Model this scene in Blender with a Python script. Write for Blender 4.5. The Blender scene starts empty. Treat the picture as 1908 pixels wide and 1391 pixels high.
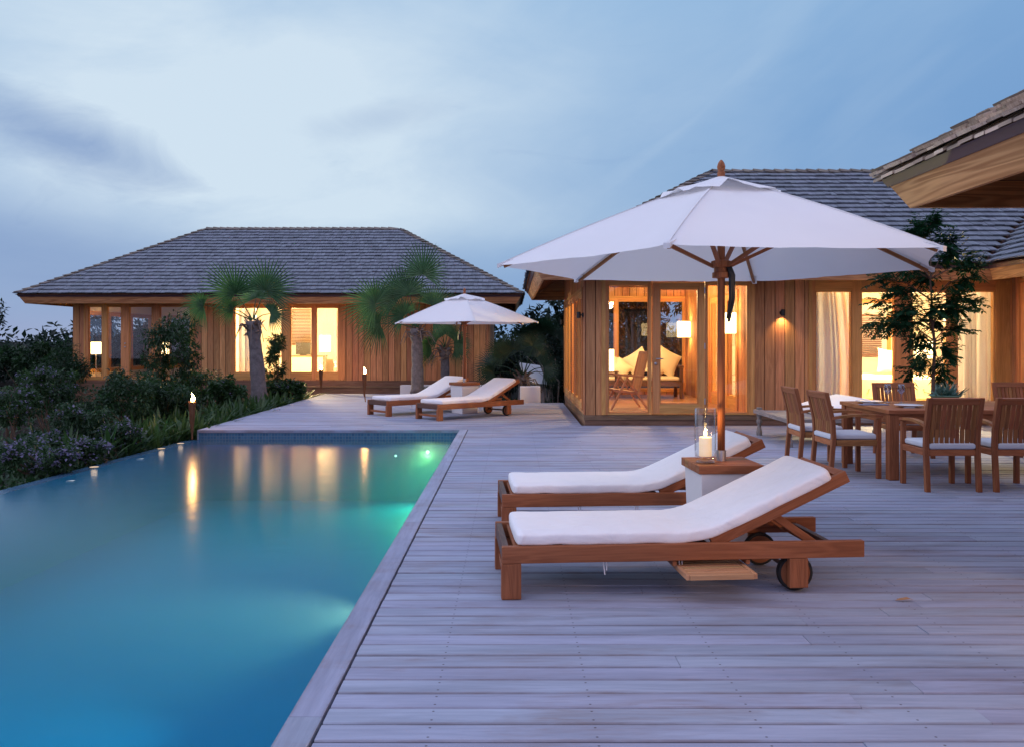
import bpy, math, random
from mathutils import Vector, Matrix, Euler, noise as MN
random.seed(7)
R = math.radians
SC = bpy.context.scene
COL = SC.collection
F = 1600.0; CX = 955.0; HY = 634.0; EYE = 1.45      # focal length and horizon of the view, in photo pixels

def at(px, py, Y):                                   # pixel + distance -> world point
    return Vector(((px-CX)*Y/F, Y, EYE-(py-HY)*Y/F))
def gx(px, Y): return (px-CX)*Y/F
def gz(py, Y): return EYE-(py-HY)*Y/F

ORG = {}
class MB:
    """collects geometry for ONE mesh object"""
    def __init__(s): s.v=[]; s.f=[]; s.uv=[]; s.mi=[]; s.cm=0
    def quad(s, pts, uvs=None, mi=None):
        b=len(s.v); s.v.extend([tuple(p) for p in pts]); s.f.append(tuple(range(b,b+len(pts))))
        s.uv.extend(uvs if uvs else [(p[0],p[1]) for p in pts]); s.mi.append(s.cm if mi is None else mi)
    def faces(s, vs, fs, uvf=None):
        b=len(s.v); s.v.extend([tuple(p) for p in vs])
        for f in fs:
            s.f.append(tuple(b+i for i in f)); s.mi.append(s.cm)
            for i in f:
                s.uv.append(uvf(i) if uvf else (vs[i][0],vs[i][1]))
    def hexa(s, c):
        # c: 8 corners ordered (-x-y-z,+x-y-z,+x+y-z,-x+y-z, then top) ; uv with u along longest edge
        lx=(Vector(c[1])-Vector(c[0])).length; ly=(Vector(c[3])-Vector(c[0])).length; lz=(Vector(c[4])-Vector(c[0])).length
        b=len(s.v); s.v.extend([tuple(p) for p in c])
        lo=[(0,0,0),(lx,0,0),(lx,ly,0),(0,ly,0),(0,0,lz),(lx,0,lz),(lx,ly,lz),(0,ly,lz)]
        L=(lx,ly,lz); ax=max(range(3), key=lambda i:L[i]); o=[i for i in range(3) if i!=ax]
        for f in ((0,3,2,1),(4,5,6,7),(0,1,5,4),(1,2,6,5),(2,3,7,6),(3,0,4,7)):
            s.f.append(tuple(b+i for i in f)); s.mi.append(s.cm)
            vals=[lo[i] for i in f]
            vary=[i for i in range(3) if max(q[i] for q in vals)-min(q[i] for q in vals)>1e-9]
            if ax in vary:
                w=[i for i in vary if i!=ax]; w=w[0] if w else o[0]
                sh=0.31*w
                s.uv.extend([(q[ax],q[w]+sh) for q in vals])
            else:
                s.uv.extend([(q[o[0]]*.2+.7,q[o[1]]) for q in vals])
    def box(s, x0,x1,y0,y1,z0,z1):
        s.hexa([(x0,y0,z0),(x1,y0,z0),(x1,y1,z0),(x0,y1,z0),(x0,y0,z1),(x1,y0,z1),(x1,y1,z1),(x0,y1,z1)])
    def obox(s, c, size, M):
        hx,hy,hz=size[0]/2,size[1]/2,size[2]/2; c=Vector(c)
        s.hexa([c+M@Vector(p) for p in ((-hx,-hy,-hz),(hx,-hy,-hz),(hx,hy,-hz),(-hx,hy,-hz),(-hx,-hy,hz),(hx,-hy,hz),(hx,hy,hz),(-hx,hy,hz))])
    def beam(s, p0, p1, w, h, up=(0,0,1)):
        p0=Vector(p0); p1=Vector(p1); d=(p1-p0).normalized(); u=Vector(up); sd=d.cross(u)
        if sd.length<1e-5: sd=d.cross(Vector((1,0,0)))
        sd.normalize(); u=sd.cross(d).normalized(); a=sd*w/2; b=u*h/2
        s.hexa([p0+a-b,p1+a-b,p1-a-b,p0-a-b,p0+a+b,p1+a+b,p1-a+b,p0-a+b])
    def tube(s, pts, rad, n=10, cap=True, squash=1.0):
        pts=[Vector(p) for p in pts]; rad=rad if isinstance(rad,(list,tuple)) else [rad]*len(pts)
        b=len(s.v); ref=None; L=0; us=[]
        for i,p in enumerate(pts):
            d=(pts[min(i+1,len(pts)-1)]-pts[max(i-1,0)])
            if d.length<1e-9: d=Vector((0,0,1))
            d.normalize()
            if ref is None:
                ref=d.cross(Vector((0,0,1)))
                if ref.length<1e-3: ref=Vector((1,0,0))
            ref=(ref-d*ref.dot(d)).normalized(); o=d.cross(ref)
            if i: L+=(p-pts[i-1]).length
            us.append(L)
            for k in range(n):
                a=2*math.pi*k/n; s.v.append(tuple(p+(ref*math.cos(a)+o*math.sin(a)*squash)*rad[i]))
        for i in range(len(pts)-1):
            for k in range(n):
                k2=(k+1)%n
                s.f.append((b+i*n+k,b+i*n+k2,b+(i+1)*n+k2,b+(i+1)*n+k)); s.mi.append(s.cm)
                c=2*math.pi*max(rad[i],.001)/n
                s.uv.extend([(us[i],k*c),(us[i],(k+1)*c),(us[i+1],(k+1)*c),(us[i+1],k*c)])
        if cap:
            for i,rev in ((0,True),(len(pts)-1,False)):
                ids=[b+i*n+k for k in range(n)]
                if rev: ids.reverse()
                s.f.append(tuple(ids)); s.mi.append(s.cm); s.uv.extend([(s.v[j][0],s.v[j][1]) for j in ids])
    def lathe(s, prof, c=(0,0,0), n=24):
        b=len(s.v); L=0; us=[0]
        for i in range(1,len(prof)):
            L+=math.hypot(prof[i][0]-prof[i-1][0],prof[i][1]-prof[i-1][1]); us.append(L)
        for r,z in prof:
            for k in range(n):
                a=2*math.pi*k/n; s.v.append((c[0]+r*math.cos(a),c[1]+r*math.sin(a),c[2]+z))
        for i in range(len(prof)-1):
            for k in range(n):
                k2=(k+1)%n
                s.f.append((b+i*n+k,b+i*n+k2,b+(i+1)*n+k2,b+(i+1)*n+k)); s.mi.append(s.cm)
                c_=2*math.pi*max(prof[i][0],.01)/n
                s.uv.extend([(us[i],k*c_),(us[i],(k+1)*c_),(us[i+1],(k+1)*c_),(us[i+1],k*c_)])
    def build(s, name, mat, parent=None, world=False, smooth=False, bevel=0, subsurf=0, solid=0):
        me=bpy.data.meshes.new(name)
        off=Vector((0,0,0))
        if world and parent is not None: off=ORG[parent]
        me.from_pydata([(a[0]-off.x,a[1]-off.y,a[2]-off.z) for a in s.v] if world else s.v, [], s.f)
        uvl=me.uv_layers.new(name='UVMap')
        flat=[c for q in s.uv for c in q]
        uvl.data.foreach_set('uv', flat)
        mats=mat if isinstance(mat,(list,tuple)) else [mat]
        for m in mats: me.materials.append(m)
        if len(mats)>1: me.polygons.foreach_set('material_index', s.mi)
        if smooth: me.polygons.foreach_set('use_smooth',[True]*len(me.polygons))
        me.update()
        o=bpy.data.objects.new(name, me); COL.objects.link(o)
        if parent is not None:
            o.parent=parent; ORG[o]=ORG.get(parent,Vector((0,0,0)))
        else: ORG[o]=Vector((0,0,0))
        if solid:
            m=o.modifiers.new('solid','SOLIDIFY'); m.thickness=solid; m.offset=0
        if bevel:
            m=o.modifiers.new('bevel','BEVEL'); m.width=bevel; m.segments=2; m.limit_method='ANGLE'; m.angle_limit=R(40)
        if subsurf:
            m=o.modifiers.new('sub','SUBSURF'); m.levels=subsurf; m.render_levels=subsurf
        return o

def tag(o, label=None, cat=None, group=None, kind=None):
    if label: o['label']=label
    if cat: o['category']=cat
    if group: o['group']=group
    if kind: o['kind']=kind
    return o
def thing(name, label, cat, loc=(0,0,0), rz=0, group=None):
    o=bpy.data.objects.new(name,None); COL.objects.link(o); o.location=loc; o.rotation_euler=(0,0,rz)
    o.empty_display_size=.2
    ORG[o]=Vector(loc); return tag(o,label,cat,group)
def dup(root, loc, rz, label=None):
    def cp(o,par):
        c=o.copy(); COL.objects.link(c); c.parent=par
        for ch in list(o.children):
            if ch.type!='LIGHT' or True: cp(ch,c)
        return c
    r=cp(root,None); r.location=loc; r.rotation_euler=(0,0,rz)
    if label: r['label']=label
    return r

# ---------------------------------------------------------------- materials
def newmat(name):
    m=bpy.data.materials.new(name); m.use_nodes=True; nt=m.node_tree; nt.nodes.clear()
    out=nt.nodes.new('ShaderNodeOutputMaterial'); return m,nt,out
class N:
    def __init__(s,nt): s.nt=nt
    def n(s,t,**kw):
        x=s.nt.nodes.new(t)
        for k,v in kw.items(): setattr(x,k,v)
        return x
    def l(s,a,b): s.nt.links.new(a,b)
    def setin(s,sock,v):
        if hasattr(v,'is_output') or hasattr(v,'links'): s.l(v,sock)
        else: sock.default_value=v
    def math(s,op,a,b=0.0,c=None,clamp=False):
        x=s.n('ShaderNodeMath',operation=op,use_clamp=clamp); s.setin(x.inputs[0],a); s.setin(x.inputs[1],b)
        if c is not None: s.setin(x.inputs[2],c)
        return x.outputs[0]
    def vmath(s,op,a,b=(0,0,0)):
        x=s.n('ShaderNodeVectorMath',operation=op); s.setin(x.inputs[0],a); s.setin(x.inputs[1],b)
        return x.outputs['Value'] if op in ('DOT_PRODUCT','LENGTH') else x.outputs[0]
    def comb(s,x,y,z):
        c=s.n('ShaderNodeCombineXYZ'); s.setin(c.inputs[0],x); s.setin(c.inputs[1],y); s.setin(c.inputs[2],z); return c.outputs[0]
    def sep(s,v):
        c=s.n('ShaderNodeSeparateXYZ'); s.l(v,c.inputs[0]); return c.outputs
    def noise(s,vec,scale=1,detail=4,rough=.55,dist=0):
        x=s.n('ShaderNodeTexNoise'); s.l(vec,x.inputs['Vector']); x.inputs['Scale'].default_value=scale
        x.inputs['Detail'].default_value=detail; x.inputs['Roughness'].default_value=rough; x.inputs['Distortion'].default_value=dist
        return x.outputs['Fac']
    def ramp(s,f,stops,interp='LINEAR'):
        x=s.n('ShaderNodeValToRGB'); s.l(f,x.inputs[0]); cr=x.color_ramp; cr.interpolation=interp
        while len(cr.elements)<len(stops): cr.elements.new(.5)
        for e,(p,c) in zip(cr.elements,stops):
            e.position=p; e.color=(c[0],c[1],c[2],1) if not isinstance(c,(int,float)) else (c,c,c,1)
        return x.outputs[0]
    def mix(s,f,a,b,mode='MIX'):
        x=s.n('ShaderNodeMix',data_type='RGBA',blend_type=mode); s.setin(x.inputs[0],f)
        for sk,v in ((x.inputs[6],a),(x.inputs[7],b)):
            if isinstance(v,(tuple,list)): sk.default_value=(v[0],v[1],v[2],1)
            else: s.l(v,sk)
        return x.outputs[2]
    def hsv(s,col,h=.5,sa=1.0,v=1.0):
        x=s.n('ShaderNodeHueSaturation'); s.setin(x.inputs['Hue'],h); s.setin(x.inputs['Saturation'],sa); s.setin(x.inputs['Value'],v)
        s.l(col,x.inputs['Color']); return x.outputs[0]
    def maprange(s,v,a,b,c,d):
        x=s.n('ShaderNodeMapRange'); s.setin(x.inputs[0],v)
        for i,q in enumerate((a,b,c,d)): s.setin(x.inputs[i+1],q)
        return x.outputs[0]
    def bump(s,h,st=.2,dist=.01):
        x=s.n('ShaderNodeBump'); x.inputs['Strength'].default_value=st; x.inputs['Distance'].default_value=dist; s.l(h,x.inputs['Height']); return x.outputs[0]
    def principled(s,out,col,rough=.5,normal=None,spec=.5,**kw):
        p=s.n('ShaderNodeBsdfPrincipled')
        if isinstance(col,(tuple,list)): p.inputs['Base Color'].default_value=(col[0],col[1],col[2],1)
        else: s.l(col,p.inputs['Base Color'])
        s.setin(p.inputs['Roughness'],rough); p.inputs['Specular IOR Level'].default_value=spec
        for k,v in kw.items(): s.setin(p.inputs[k.replace('_',' ')],v)
        if normal is not None: s.l(normal,p.inputs['Normal'])
        s.l(p.outputs[0],out.inputs[0]); return p
    def island(s): return s.n('ShaderNodeNewGeometry').outputs['Random Per Island']

def wood(name, dark, light, rough=.55, spec=.35, var=.35, su=1.0, sv=20.0, rings=.5, stain=None, bumpst=.25, sat=1.0):
    m,nt,out=newmat(name); n=N(nt)
    uv=n.n('ShaderNodeUVMap').outputs[0]; r=n.island(); x,y,_=n.sep(uv)
    vec=n.comb(n.math('MULTIPLY_ADD',x,su,n.math('MULTIPLY',r,57.0)), n.math('MULTIPLY_ADD',y,sv,n.math('MULTIPLY',r,91.0)), n.math('MULTIPLY',r,23.0))
    g=n.noise(vec,1.6,6,.65,.3)
    vec2=n.comb(n.math('MULTIPLY_ADD',x,su*.45,n.math('MULTIPLY',r,31.0)), n.math('MULTIPLY_ADD',y,sv*.28,n.math('MULTIPLY',r,71.0)), n.math('MULTIPLY',r,13.0))
    low=n.noise(vec2,1.2,2,.5,.5)
    ring=n.math('MULTIPLY_ADD',n.math('SINE',n.math('MULTIPLY',low,60.0)),.5,.5)
    fac=n.math('ADD',n.math('MULTIPLY',g,1.0-rings*.5),n.math('MULTIPLY',ring,rings*.45))
    fac=n.maprange(fac,.25,.8,0,1)
    col=n.mix(fac,dark,light)
    val=n.math('MULTIPLY_ADD',r,var,1.0-var/2)
    val=n.math('MULTIPLY',val,n.maprange(low,.3,.7,.85,1.12))
    hue=n.math('MULTIPLY_ADD',n.math('FRACT',n.math('MULTIPLY',r,7.31)),.024,.488)
    col=n.hsv(col,hue,sat,val)
    if stain:
        geo=n.n('ShaderNodeNewGeometry').outputs['Position']
        st=n.noise(n.vmath('MULTIPLY',geo,(.8,2.2,1)),1.1,5,.65,.6)
        st=n.ramp(st,[(.5,0),(.72,1)])
        fine=n.ramp(n.noise(vec,1.0,4,.7,1.5),[(.42,0),(.7,1)])
        f=n.math('MULTIPLY',st,n.math('MULTIPLY_ADD',fine,.75,.25))
        col=n.mix(n.math('MULTIPLY',f,stain[1]),col,stain[0])
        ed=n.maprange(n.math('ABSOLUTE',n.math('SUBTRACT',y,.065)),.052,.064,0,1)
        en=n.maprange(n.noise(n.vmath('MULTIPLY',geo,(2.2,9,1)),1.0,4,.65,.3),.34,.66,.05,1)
        gxx,gyy,gzz=n.sep(geo)
        sx=n.math('ABSOLUTE',n.math('SUBTRACT',n.math('FRACT',n.math('DIVIDE',gxx,.62)),.5)); sx=n.math('MULTIPLY',sx,.62)
        sy=n.math('SUBTRACT',n.math('ABSOLUTE',n.math('SUBTRACT',y,.065)),.038)
        dd_=n.math('SQRT',n.math('ADD',n.math('MULTIPLY',sx,sx),n.math('MULTIPLY',sy,sy)))
        col=n.mix(n.maprange(dd_,.0035,.0065,.75,0),col,(.05,.03,.025))
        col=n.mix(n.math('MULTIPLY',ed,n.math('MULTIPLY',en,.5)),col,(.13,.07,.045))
    n.principled(out,col,n.math('MULTIPLY_ADD',fac,-.12,rough+.08),n.bump(fac,bumpst,.004),spec)
    return m
def plain(name,col,rough=.5,spec=.5,metal=0.0,noise=.0,scale=8.0,bump=0.0,**kw):
    m,nt,out=newmat(name); n=N(nt)
    c=col; nor=None
    if noise or bump:
        pos=n.n('ShaderNodeTexCoord').outputs['Object']; f=n.noise(pos,scale,5,.6)
        if noise:
            c=n.mix(f,tuple(v*(1-noise) for v in col),tuple(min(1,v*(1+noise)) for v in col))
        if bump: nor=n.bump(f,bump,.01)
    n.principled(out,c,rough,nor,spec,Metallic=metal,**kw); return m
def emit(name,col,st):
    m,nt,out=newmat(name); n=N(nt); e=n.n('ShaderNodeEmission'); e.inputs[0].default_value=(*col,1); e.inputs[1].default_value=st
    n.l(e.outputs[0],out.inputs[0]); return m
def lampshade(name,col,st):
    m,nt,out=newmat(name); n=N(nt); e=n.n('ShaderNodeEmission'); e.inputs[0].default_value=(*col,1); e.inputs[1].default_value=st
    d=n.n('ShaderNodeBsdfDiffuse'); d.inputs[0].default_value=(.8,.75,.65,1); a=n.n('ShaderNodeAddShader')
    n.l(e.outputs[0],a.inputs[0]); n.l(d.outputs[0],a.inputs[1]); n.l(a.outputs[0],out.inputs[0]); return m
def glass(name,tint=(.97,.98,.97),rough=0.0,ior=1.45,boost=1.0):
    m,nt,out=newmat(name); n=N(nt)
    t=n.n('ShaderNodeBsdfTransparent'); t.inputs[0].default_value=(*tint,1)
    g=n.n('ShaderNodeBsdfGlossy'); g.inputs['Roughness'].default_value=rough
    fr=n.n('ShaderNodeFresnel'); bf=n.n('ShaderNodeNewGeometry').outputs['Backfacing']; n.l(n.maprange(bf,0,1,ior,1/ior),fr.inputs[0])
    mx=n.n('ShaderNodeMixShader'); n.l(n.math('MULTIPLY',fr.outputs[0],boost,clamp=True),mx.inputs[0]); n.l(t.outputs[0],mx.inputs[1]); n.l(g.outputs[0],mx.inputs[2])
    n.l(mx.outputs[0],out.inputs[0]); return m
def leafmat(name,dark,light,rough=.45,trans=.3,spec=.35):
    m,nt,out=newmat(name); n=N(nt); r=n.island()
    pos=n.n('ShaderNodeNewGeometry').outputs['Position']; big=n.noise(pos,1.7,2,.5)
    f=n.math('ADD',n.math('MULTIPLY',r,.6),n.maprange(big,.35,.65,0,.45))
    col=n.mix(f,dark,light)
    p=n.n('ShaderNodeBsdfPrincipled'); n.l(col,p.inputs['Base Color']); p.inputs['Roughness'].default_value=rough; p.inputs['Specular IOR Level'].default_value=spec
    t=n.n('ShaderNodeBsdfTranslucent'); n.l(n.hsv(col,.49,1.1,1.4),t.inputs[0])
    mx=n.n('ShaderNodeMixShader'); mx.inputs[0].default_value=trans; n.l(p.outputs[0],mx.inputs[1]); n.l(t.outputs[0],mx.inputs[2]); n.l(mx.outputs[0],out.inputs[0]); return m
def cloth(name,col,trans=.0,bumpst=.3,scale=60.0,fold=0.0):
    m,nt,out=newmat(name); n=N(nt); pos=n.n('ShaderNodeTexCoord').outputs['Object']
    w=n.noise(pos,scale,4,.7); big=n.noise(pos,2.2,4,.55,.4)
    c=n.mix(big,tuple(v*.95 for v in col),tuple(min(1,v*1.04) for v in col))
    h=n.math('ADD',n.math('MULTIPLY',w,.12),n.math('MULTIPLY',n.noise(n.vmath('MULTIPLY',pos,(3,6,4)),1.5,3,.5,.8),fold))
    nor=n.bump(h,bumpst,.02)
    p=n.n('ShaderNodeBsdfPrincipled'); n.l(c,p.inputs['Base Color']); p.inputs['Roughness'].default_value=.85; p.inputs['Specular IOR Level'].default_value=.15
    p.inputs['Sheen Weight'].default_value=.15
    n.l(nor,p.inputs['Normal'])
    if trans:
        t=n.n('ShaderNodeBsdfTranslucent'); t.inputs[0].default_value=(col[0],col[1],col[2],1)
        mx=n.n('ShaderNodeMixShader'); mx.inputs[0].default_value=trans; n.l(p.outputs[0],mx.inputs[1]); n.l(t.outputs[0],mx.inputs[2]); n.l(mx.outputs[0],out.inputs[0])
    else: n.l(p.outputs[0],out.inputs[0])
    return m

M={}
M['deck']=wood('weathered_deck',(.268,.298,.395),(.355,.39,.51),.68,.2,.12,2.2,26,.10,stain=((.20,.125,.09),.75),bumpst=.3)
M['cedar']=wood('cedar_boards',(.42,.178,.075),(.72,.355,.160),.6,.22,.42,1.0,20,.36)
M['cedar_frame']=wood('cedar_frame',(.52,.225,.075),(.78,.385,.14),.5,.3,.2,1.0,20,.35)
M['cedar_beam']=wood('cedar_beam',(.40,.18,.075),(.74,.40,.18),.6,.25,.2,.8,15,.75)
M['cedar_grey']=wood('weathered_plinth',(.15,.085,.055),(.29,.175,.115),.65,.25,.3,1.0,14,.4)
M['teak']=wood('oiled_teak',(.22,.082,.032),(.42,.17,.068),.55,.22,.3,1.4,26,.35)
M['teak_light']=wood('new_teak',(.40,.20,.09),(.66,.38,.19),.45,.4,.25,1.4,26,.35)
M['teak_dark']=wood('dark_teak',(.07,.035,.022),(.15,.075,.045),.5,.4,.3,1.4,26,.35)
M['driftwood']=wood('silvered_wood',(.22,.19,.17),(.42,.37,.34),.75,.2,.25,1.6,22,.5,bumpst=.5)
M['shake']=wood('cedar_shakes',(.115,.13,.155),(.23,.255,.30),.75,.3,.30,2.2,30,.2,bumpst=.5)
M['shake_cap']=wood('cedar_cap',(.13,.105,.085),(.26,.215,.175),.75,.25,.5,2.2,26,.3,bumpst=.4)
M['near_shake']=wood('tan_shakes',(.34,.25,.185),(.64,.53,.43),.75,.25,.6,2.2,30,.3,bumpst=.5)  # lighter tan shakes for the near roof
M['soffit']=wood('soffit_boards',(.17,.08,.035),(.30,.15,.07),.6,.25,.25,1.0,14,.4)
M['floorwood']=wood('indoor_floor',(.26,.12,.05),(.40,.2,.09),.35,.5,.25,1.0,16,.3)
M['sheath']=plain('dark_sheathing',(.025,.013,.008),.9,.1)
M['drip']=plain('drip_edge',(.085,.05,.065),.45,.4,0,.15)
M['cream']=plain('cream_plaster',(.80,.74,.62),.8,.2,0,.04,3)
M['white_plaster']=plain('white_render',(.74,.72,.72),.85,.2,0,.06,5,.25)
M['canvas']=cloth('umbrella_canvas',(.87,.87,.875),.22,.25,90,.35)
M['towel']=cloth('mattress_towelling',(.88,.86,.87),0,.6,120,1.8)
M['cushion']=cloth('seat_cushion',(.60,.64,.70),0,.2,90,.1)
M['pillow']=cloth('linen_pillow',(.78,.70,.50),0,.2,60,.5)
M['curtain']=cloth('sheer_curtain',(.84,.83,.83),.32,.15,80,.2)
M['curtain_white']=cloth('white_curtain',(.86,.86,.88),.24,.15,80,.2)
M['wineglass']=glass('wine_glass',(.80,.83,.92),0,1.5,3.0)
M['glass']=glass('window_glass',(.985,.985,.98))
M['clear']=glass('clear_glass',(.985,.99,.99),0,1.5,1.3)
M['black']=plain('black_metal',(.012,.012,.014),.4,.5)
M['rubber']=plain('tyre_rubber',(.012,.012,.012),.6,.4)
M['steel']=plain('brushed_steel',(.55,.55,.57),.35,.5,1.0)
M['wax']=plain('candle_wax',(.85,.76,.6),.5,.4,0,0,8,0,Emission_Color=(1,.62,.25,1),Emission_Strength=.55)
M['flame']=emit('flame',(1,.62,.22),26)
M['torchflame']=emit('torch_flame',(1,.52,.16),130)
M['shade']=lampshade('lit_lamp_shade',(1,.70,.32),6.5)
M['tealight']=emit('tea_light_glow',(1,.70,.42),7)
M['rimglow']=emit('rim_glint_glow',(1,.72,.52),.8)  # emission standing for glints on the pool rim
M['poolglow']=emit('pool_lamp_lens',(1,.93,.72),4)
M['bamboo']=wood('bamboo_torch',(.11,.045,.02),(.24,.10,.045),.6,.3,.4,3,60,.3)
M['porcelain']=plain('porcelain',(.78,.78,.80),.18,.5)
M['celadon']=plain('celadon_bowl',(.13,.30,.24),.2,.5,0,.1)
M['napkin']=plain('linen_napkin',(.22,.24,.34),.9,.1)
M['tv']=plain('dark_screen',(.03,.025,.02),.3,.5)
M['terracotta']=plain('clay_pot',(.16,.10,.075),.8,.2,0,.2,12,.3)
M['soil']=plain('garden_soil',(.028,.022,.018),.95,.1,0,.4,3,.6)
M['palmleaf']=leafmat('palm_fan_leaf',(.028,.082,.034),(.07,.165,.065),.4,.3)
M['palmdark']=leafmat('dark_palm_leaf',(.008,.024,.014),(.022,.055,.028),.4,.25)  # darker leaf green for the palms at the gap
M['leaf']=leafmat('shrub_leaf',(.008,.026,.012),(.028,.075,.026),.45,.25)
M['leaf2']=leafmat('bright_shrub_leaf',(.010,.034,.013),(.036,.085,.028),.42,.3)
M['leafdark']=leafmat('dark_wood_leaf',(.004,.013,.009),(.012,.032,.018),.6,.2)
M['treeleaf']=leafmat('potted_tree_leaf',(.006,.035,.018),(.022,.085,.036),.6,.25,.15)
M['lily']=leafmat('lily_strap_leaf',(.020,.052,.017),(.060,.120,.040),.35,.3)
M['agave']=leafmat('agave_leaf',(.05,.12,.10),(.10,.20,.16),.4,.1)
M['flower']=leafmat('lilac_flower',(.13,.115,.21),(.25,.225,.36),.6,.35)
M['bark']=plain('palm_bark',(.15,.135,.135),.9,.15,0,.75,11,1.0)
M['boot']=plain('dry_palm_boot',(.20,.15,.12),.9,.15,0,.4,10,.6)
M['bark2']=plain('tree_bark',(.14,.095,.07),.9,.15,0,.35,18,.5)
# ---------------------------------------------------------------- camera, world, sun
cam=bpy.data.cameras.new('camera'); co=bpy.data.objects.new('camera',cam); COL.objects.link(co)
co.location=(0,0,EYE); co.rotation_euler=(R(90),0,0)
cam.sensor_width=36; cam.lens=36*F/1908; cam.shift_y=-(695.5-HY)/1908; cam.shift_x=-(CX-954)/1908
cam.clip_end=3000; cam.clip_start=.05; SC.camera=co

SUN_EL=R(4); SUN_AZ=R(-30)
w=bpy.data.worlds.new('World'); SC.world=w; w.use_nodes=True; nt=w.node_tree; nt.nodes.clear(); n=N(nt)
out=n.n('ShaderNodeOutputWorld'); bg=n.n('ShaderNodeBackground')
d=n.vmath('NORMALIZE',n.n('ShaderNodeTexCoord').outputs['Generated'])
dx,dy,dz=n.sep(d)
sky=n.n('ShaderNodeTexSky'); sky.sky_type='NISHITA'; sky.sun_disc=False; sky.sun_elevation=SUN_EL; sky.sun_rotation=SUN_AZ
sky.air_density=1.0; sky.dust_density=.6; sky.ozone_density=3.0
# dusk sky: blue base with the after-glow to the left and drawn-out cloud streaks
el=n.math('ARCSINE',dz); az=n.math('ARCTAN2',dx,dy)
def blob(a,e,wa,we):
    u=n.math('DIVIDE',n.math('SUBTRACT',az,R(a)),R(wa)); v=n.math('DIVIDE',n.math('SUBTRACT',el,R(e)),R(we))
    q=n.math('ADD',n.math('MULTIPLY',u,u),n.math('MULTIPLY',v,v))
    return n.math('EXPONENT',n.math('MULTIPLY',q,-1.0))
ca,sa=math.cos(R(-24)),math.sin(R(-24))
s1=n.math('ADD',n.math('MULTIPLY',az,ca),n.math('MULTIPLY',el,-sa)); s2=n.math('ADD',n.math('MULTIPLY',az,sa),n.math('MULTIPLY',el,ca))
st=n.noise(n.comb(n.math('MULTIPLY',s1,2.6),n.math('MULTIPLY',s2,9.0),3.7),1.0,5,.55,.5)
st2=n.noise(n.comb(n.math('MULTIPLY',az,3.0),n.math('MULTIPLY',el,7.0),9.1),1.3,6,.6,.4)
ca2,sa2=math.cos(R(52)),math.sin(R(52))
t1=n.math('ADD',n.math('MULTIPLY',az,ca2),n.math('MULTIPLY',el,-sa2)); t2=n.math('ADD',n.math('MULTIPLY',az,sa2),n.math('MULTIPLY',el,ca2))
wisp=n.noise(n.comb(n.math('MULTIPLY',t1,9.0),n.math('MULTIPLY',t2,2.2),5.3),1.0,4,.5,.4)
base=n.mix(n.maprange(el,R(0),R(22),0,1),(.19,.335,.60),(.265,.46,.72))
base=n.mix(n.math('MULTIPLY',blob(34,10,18,14),.75),base,(.165,.325,.60))
glow=n.math('ADD',n.math('MULTIPLY',blob(-18,11.0,14,5.0),.74),n.math('MULTIPLY',blob(-24,18,18,6),.50))
glow=n.math('ADD',glow,n.math('MULTIPLY',blob(-8,17,20,11),.48))
glow=n.math('ADD',glow,n.math('MULTIPLY',blob(-25,10,16,12),.25))
glow=n.math('ADD',glow,n.math('MULTIPLY',blob(-4,8.3,12,2.2),.35))
glow=n.math('MULTIPLY',glow,n.maprange(st2,.3,.7,.72,1.18))
glow=n.math('ADD',glow,n.math('MULTIPLY',n.math('SUBTRACT',st,.5),.42))
glow=n.math('ADD',glow,n.math('MULTIPLY',n.ramp(wisp,[(.5,0),(.75,1)]),n.math('MULTIPLY',blob(12,15,16,8),.32)),clamp=True)
colr=n.mix(glow,base,(.62,.75,.87))
def blobr(a,e,wa,we,rot):
    A=n.math('SUBTRACT',az,R(a)); E=n.math('SUBTRACT',el,R(e)); c_,s_=math.cos(R(rot)),math.sin(R(rot))
    u=n.math('DIVIDE',n.math('ADD',n.math('MULTIPLY',A,c_),n.math('MULTIPLY',E,s_)),R(wa)); v=n.math('DIVIDE',n.math('SUBTRACT',n.math('MULTIPLY',E,c_),n.math('MULTIPLY',A,s_)),R(we))
    return n.math('EXPONENT',n.math('MULTIPLY',n.math('ADD',n.math('MULTIPLY',u,u),n.math('MULTIPLY',v,v)),-1.0))
edge=n.noise(n.comb(n.math('MULTIPLY',az,7.0),n.math('MULTIPLY',el,19.0),2.2),1.0,6,.62,.9)
dc=n.math('ADD',blobr(-28.0,12.0,7.4,1.75,-17),n.math('MULTIPLY',n.math('SUBTRACT',edge,.5),1.15))
dc=n.maprange(dc,.15,1.05,0,.78)
lowd=n.math('MULTIPLY',blobr(-30,5.6,9,2.6,-10),.55)
lowd=n.math('ADD',lowd,n.math('MULTIPLY',n.maprange(el,R(7.5),R(1.5),0,.45),n.maprange(edge,.3,.7,1.0,.5)))
mid=n.math('MULTIPLY',n.maprange(n.math('ADD',blobr(-9,14.2,5.0,1.3,12),n.math('SUBTRACT',edge,.5)),.25,1.3,0,1),.40)
dark=n.math('ADD',n.math('ADD',dc,lowd),mid,clamp=True)
colr=n.mix(n.math('MULTIPLY',dark,.95),colr,(.165,.285,.545))
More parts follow.
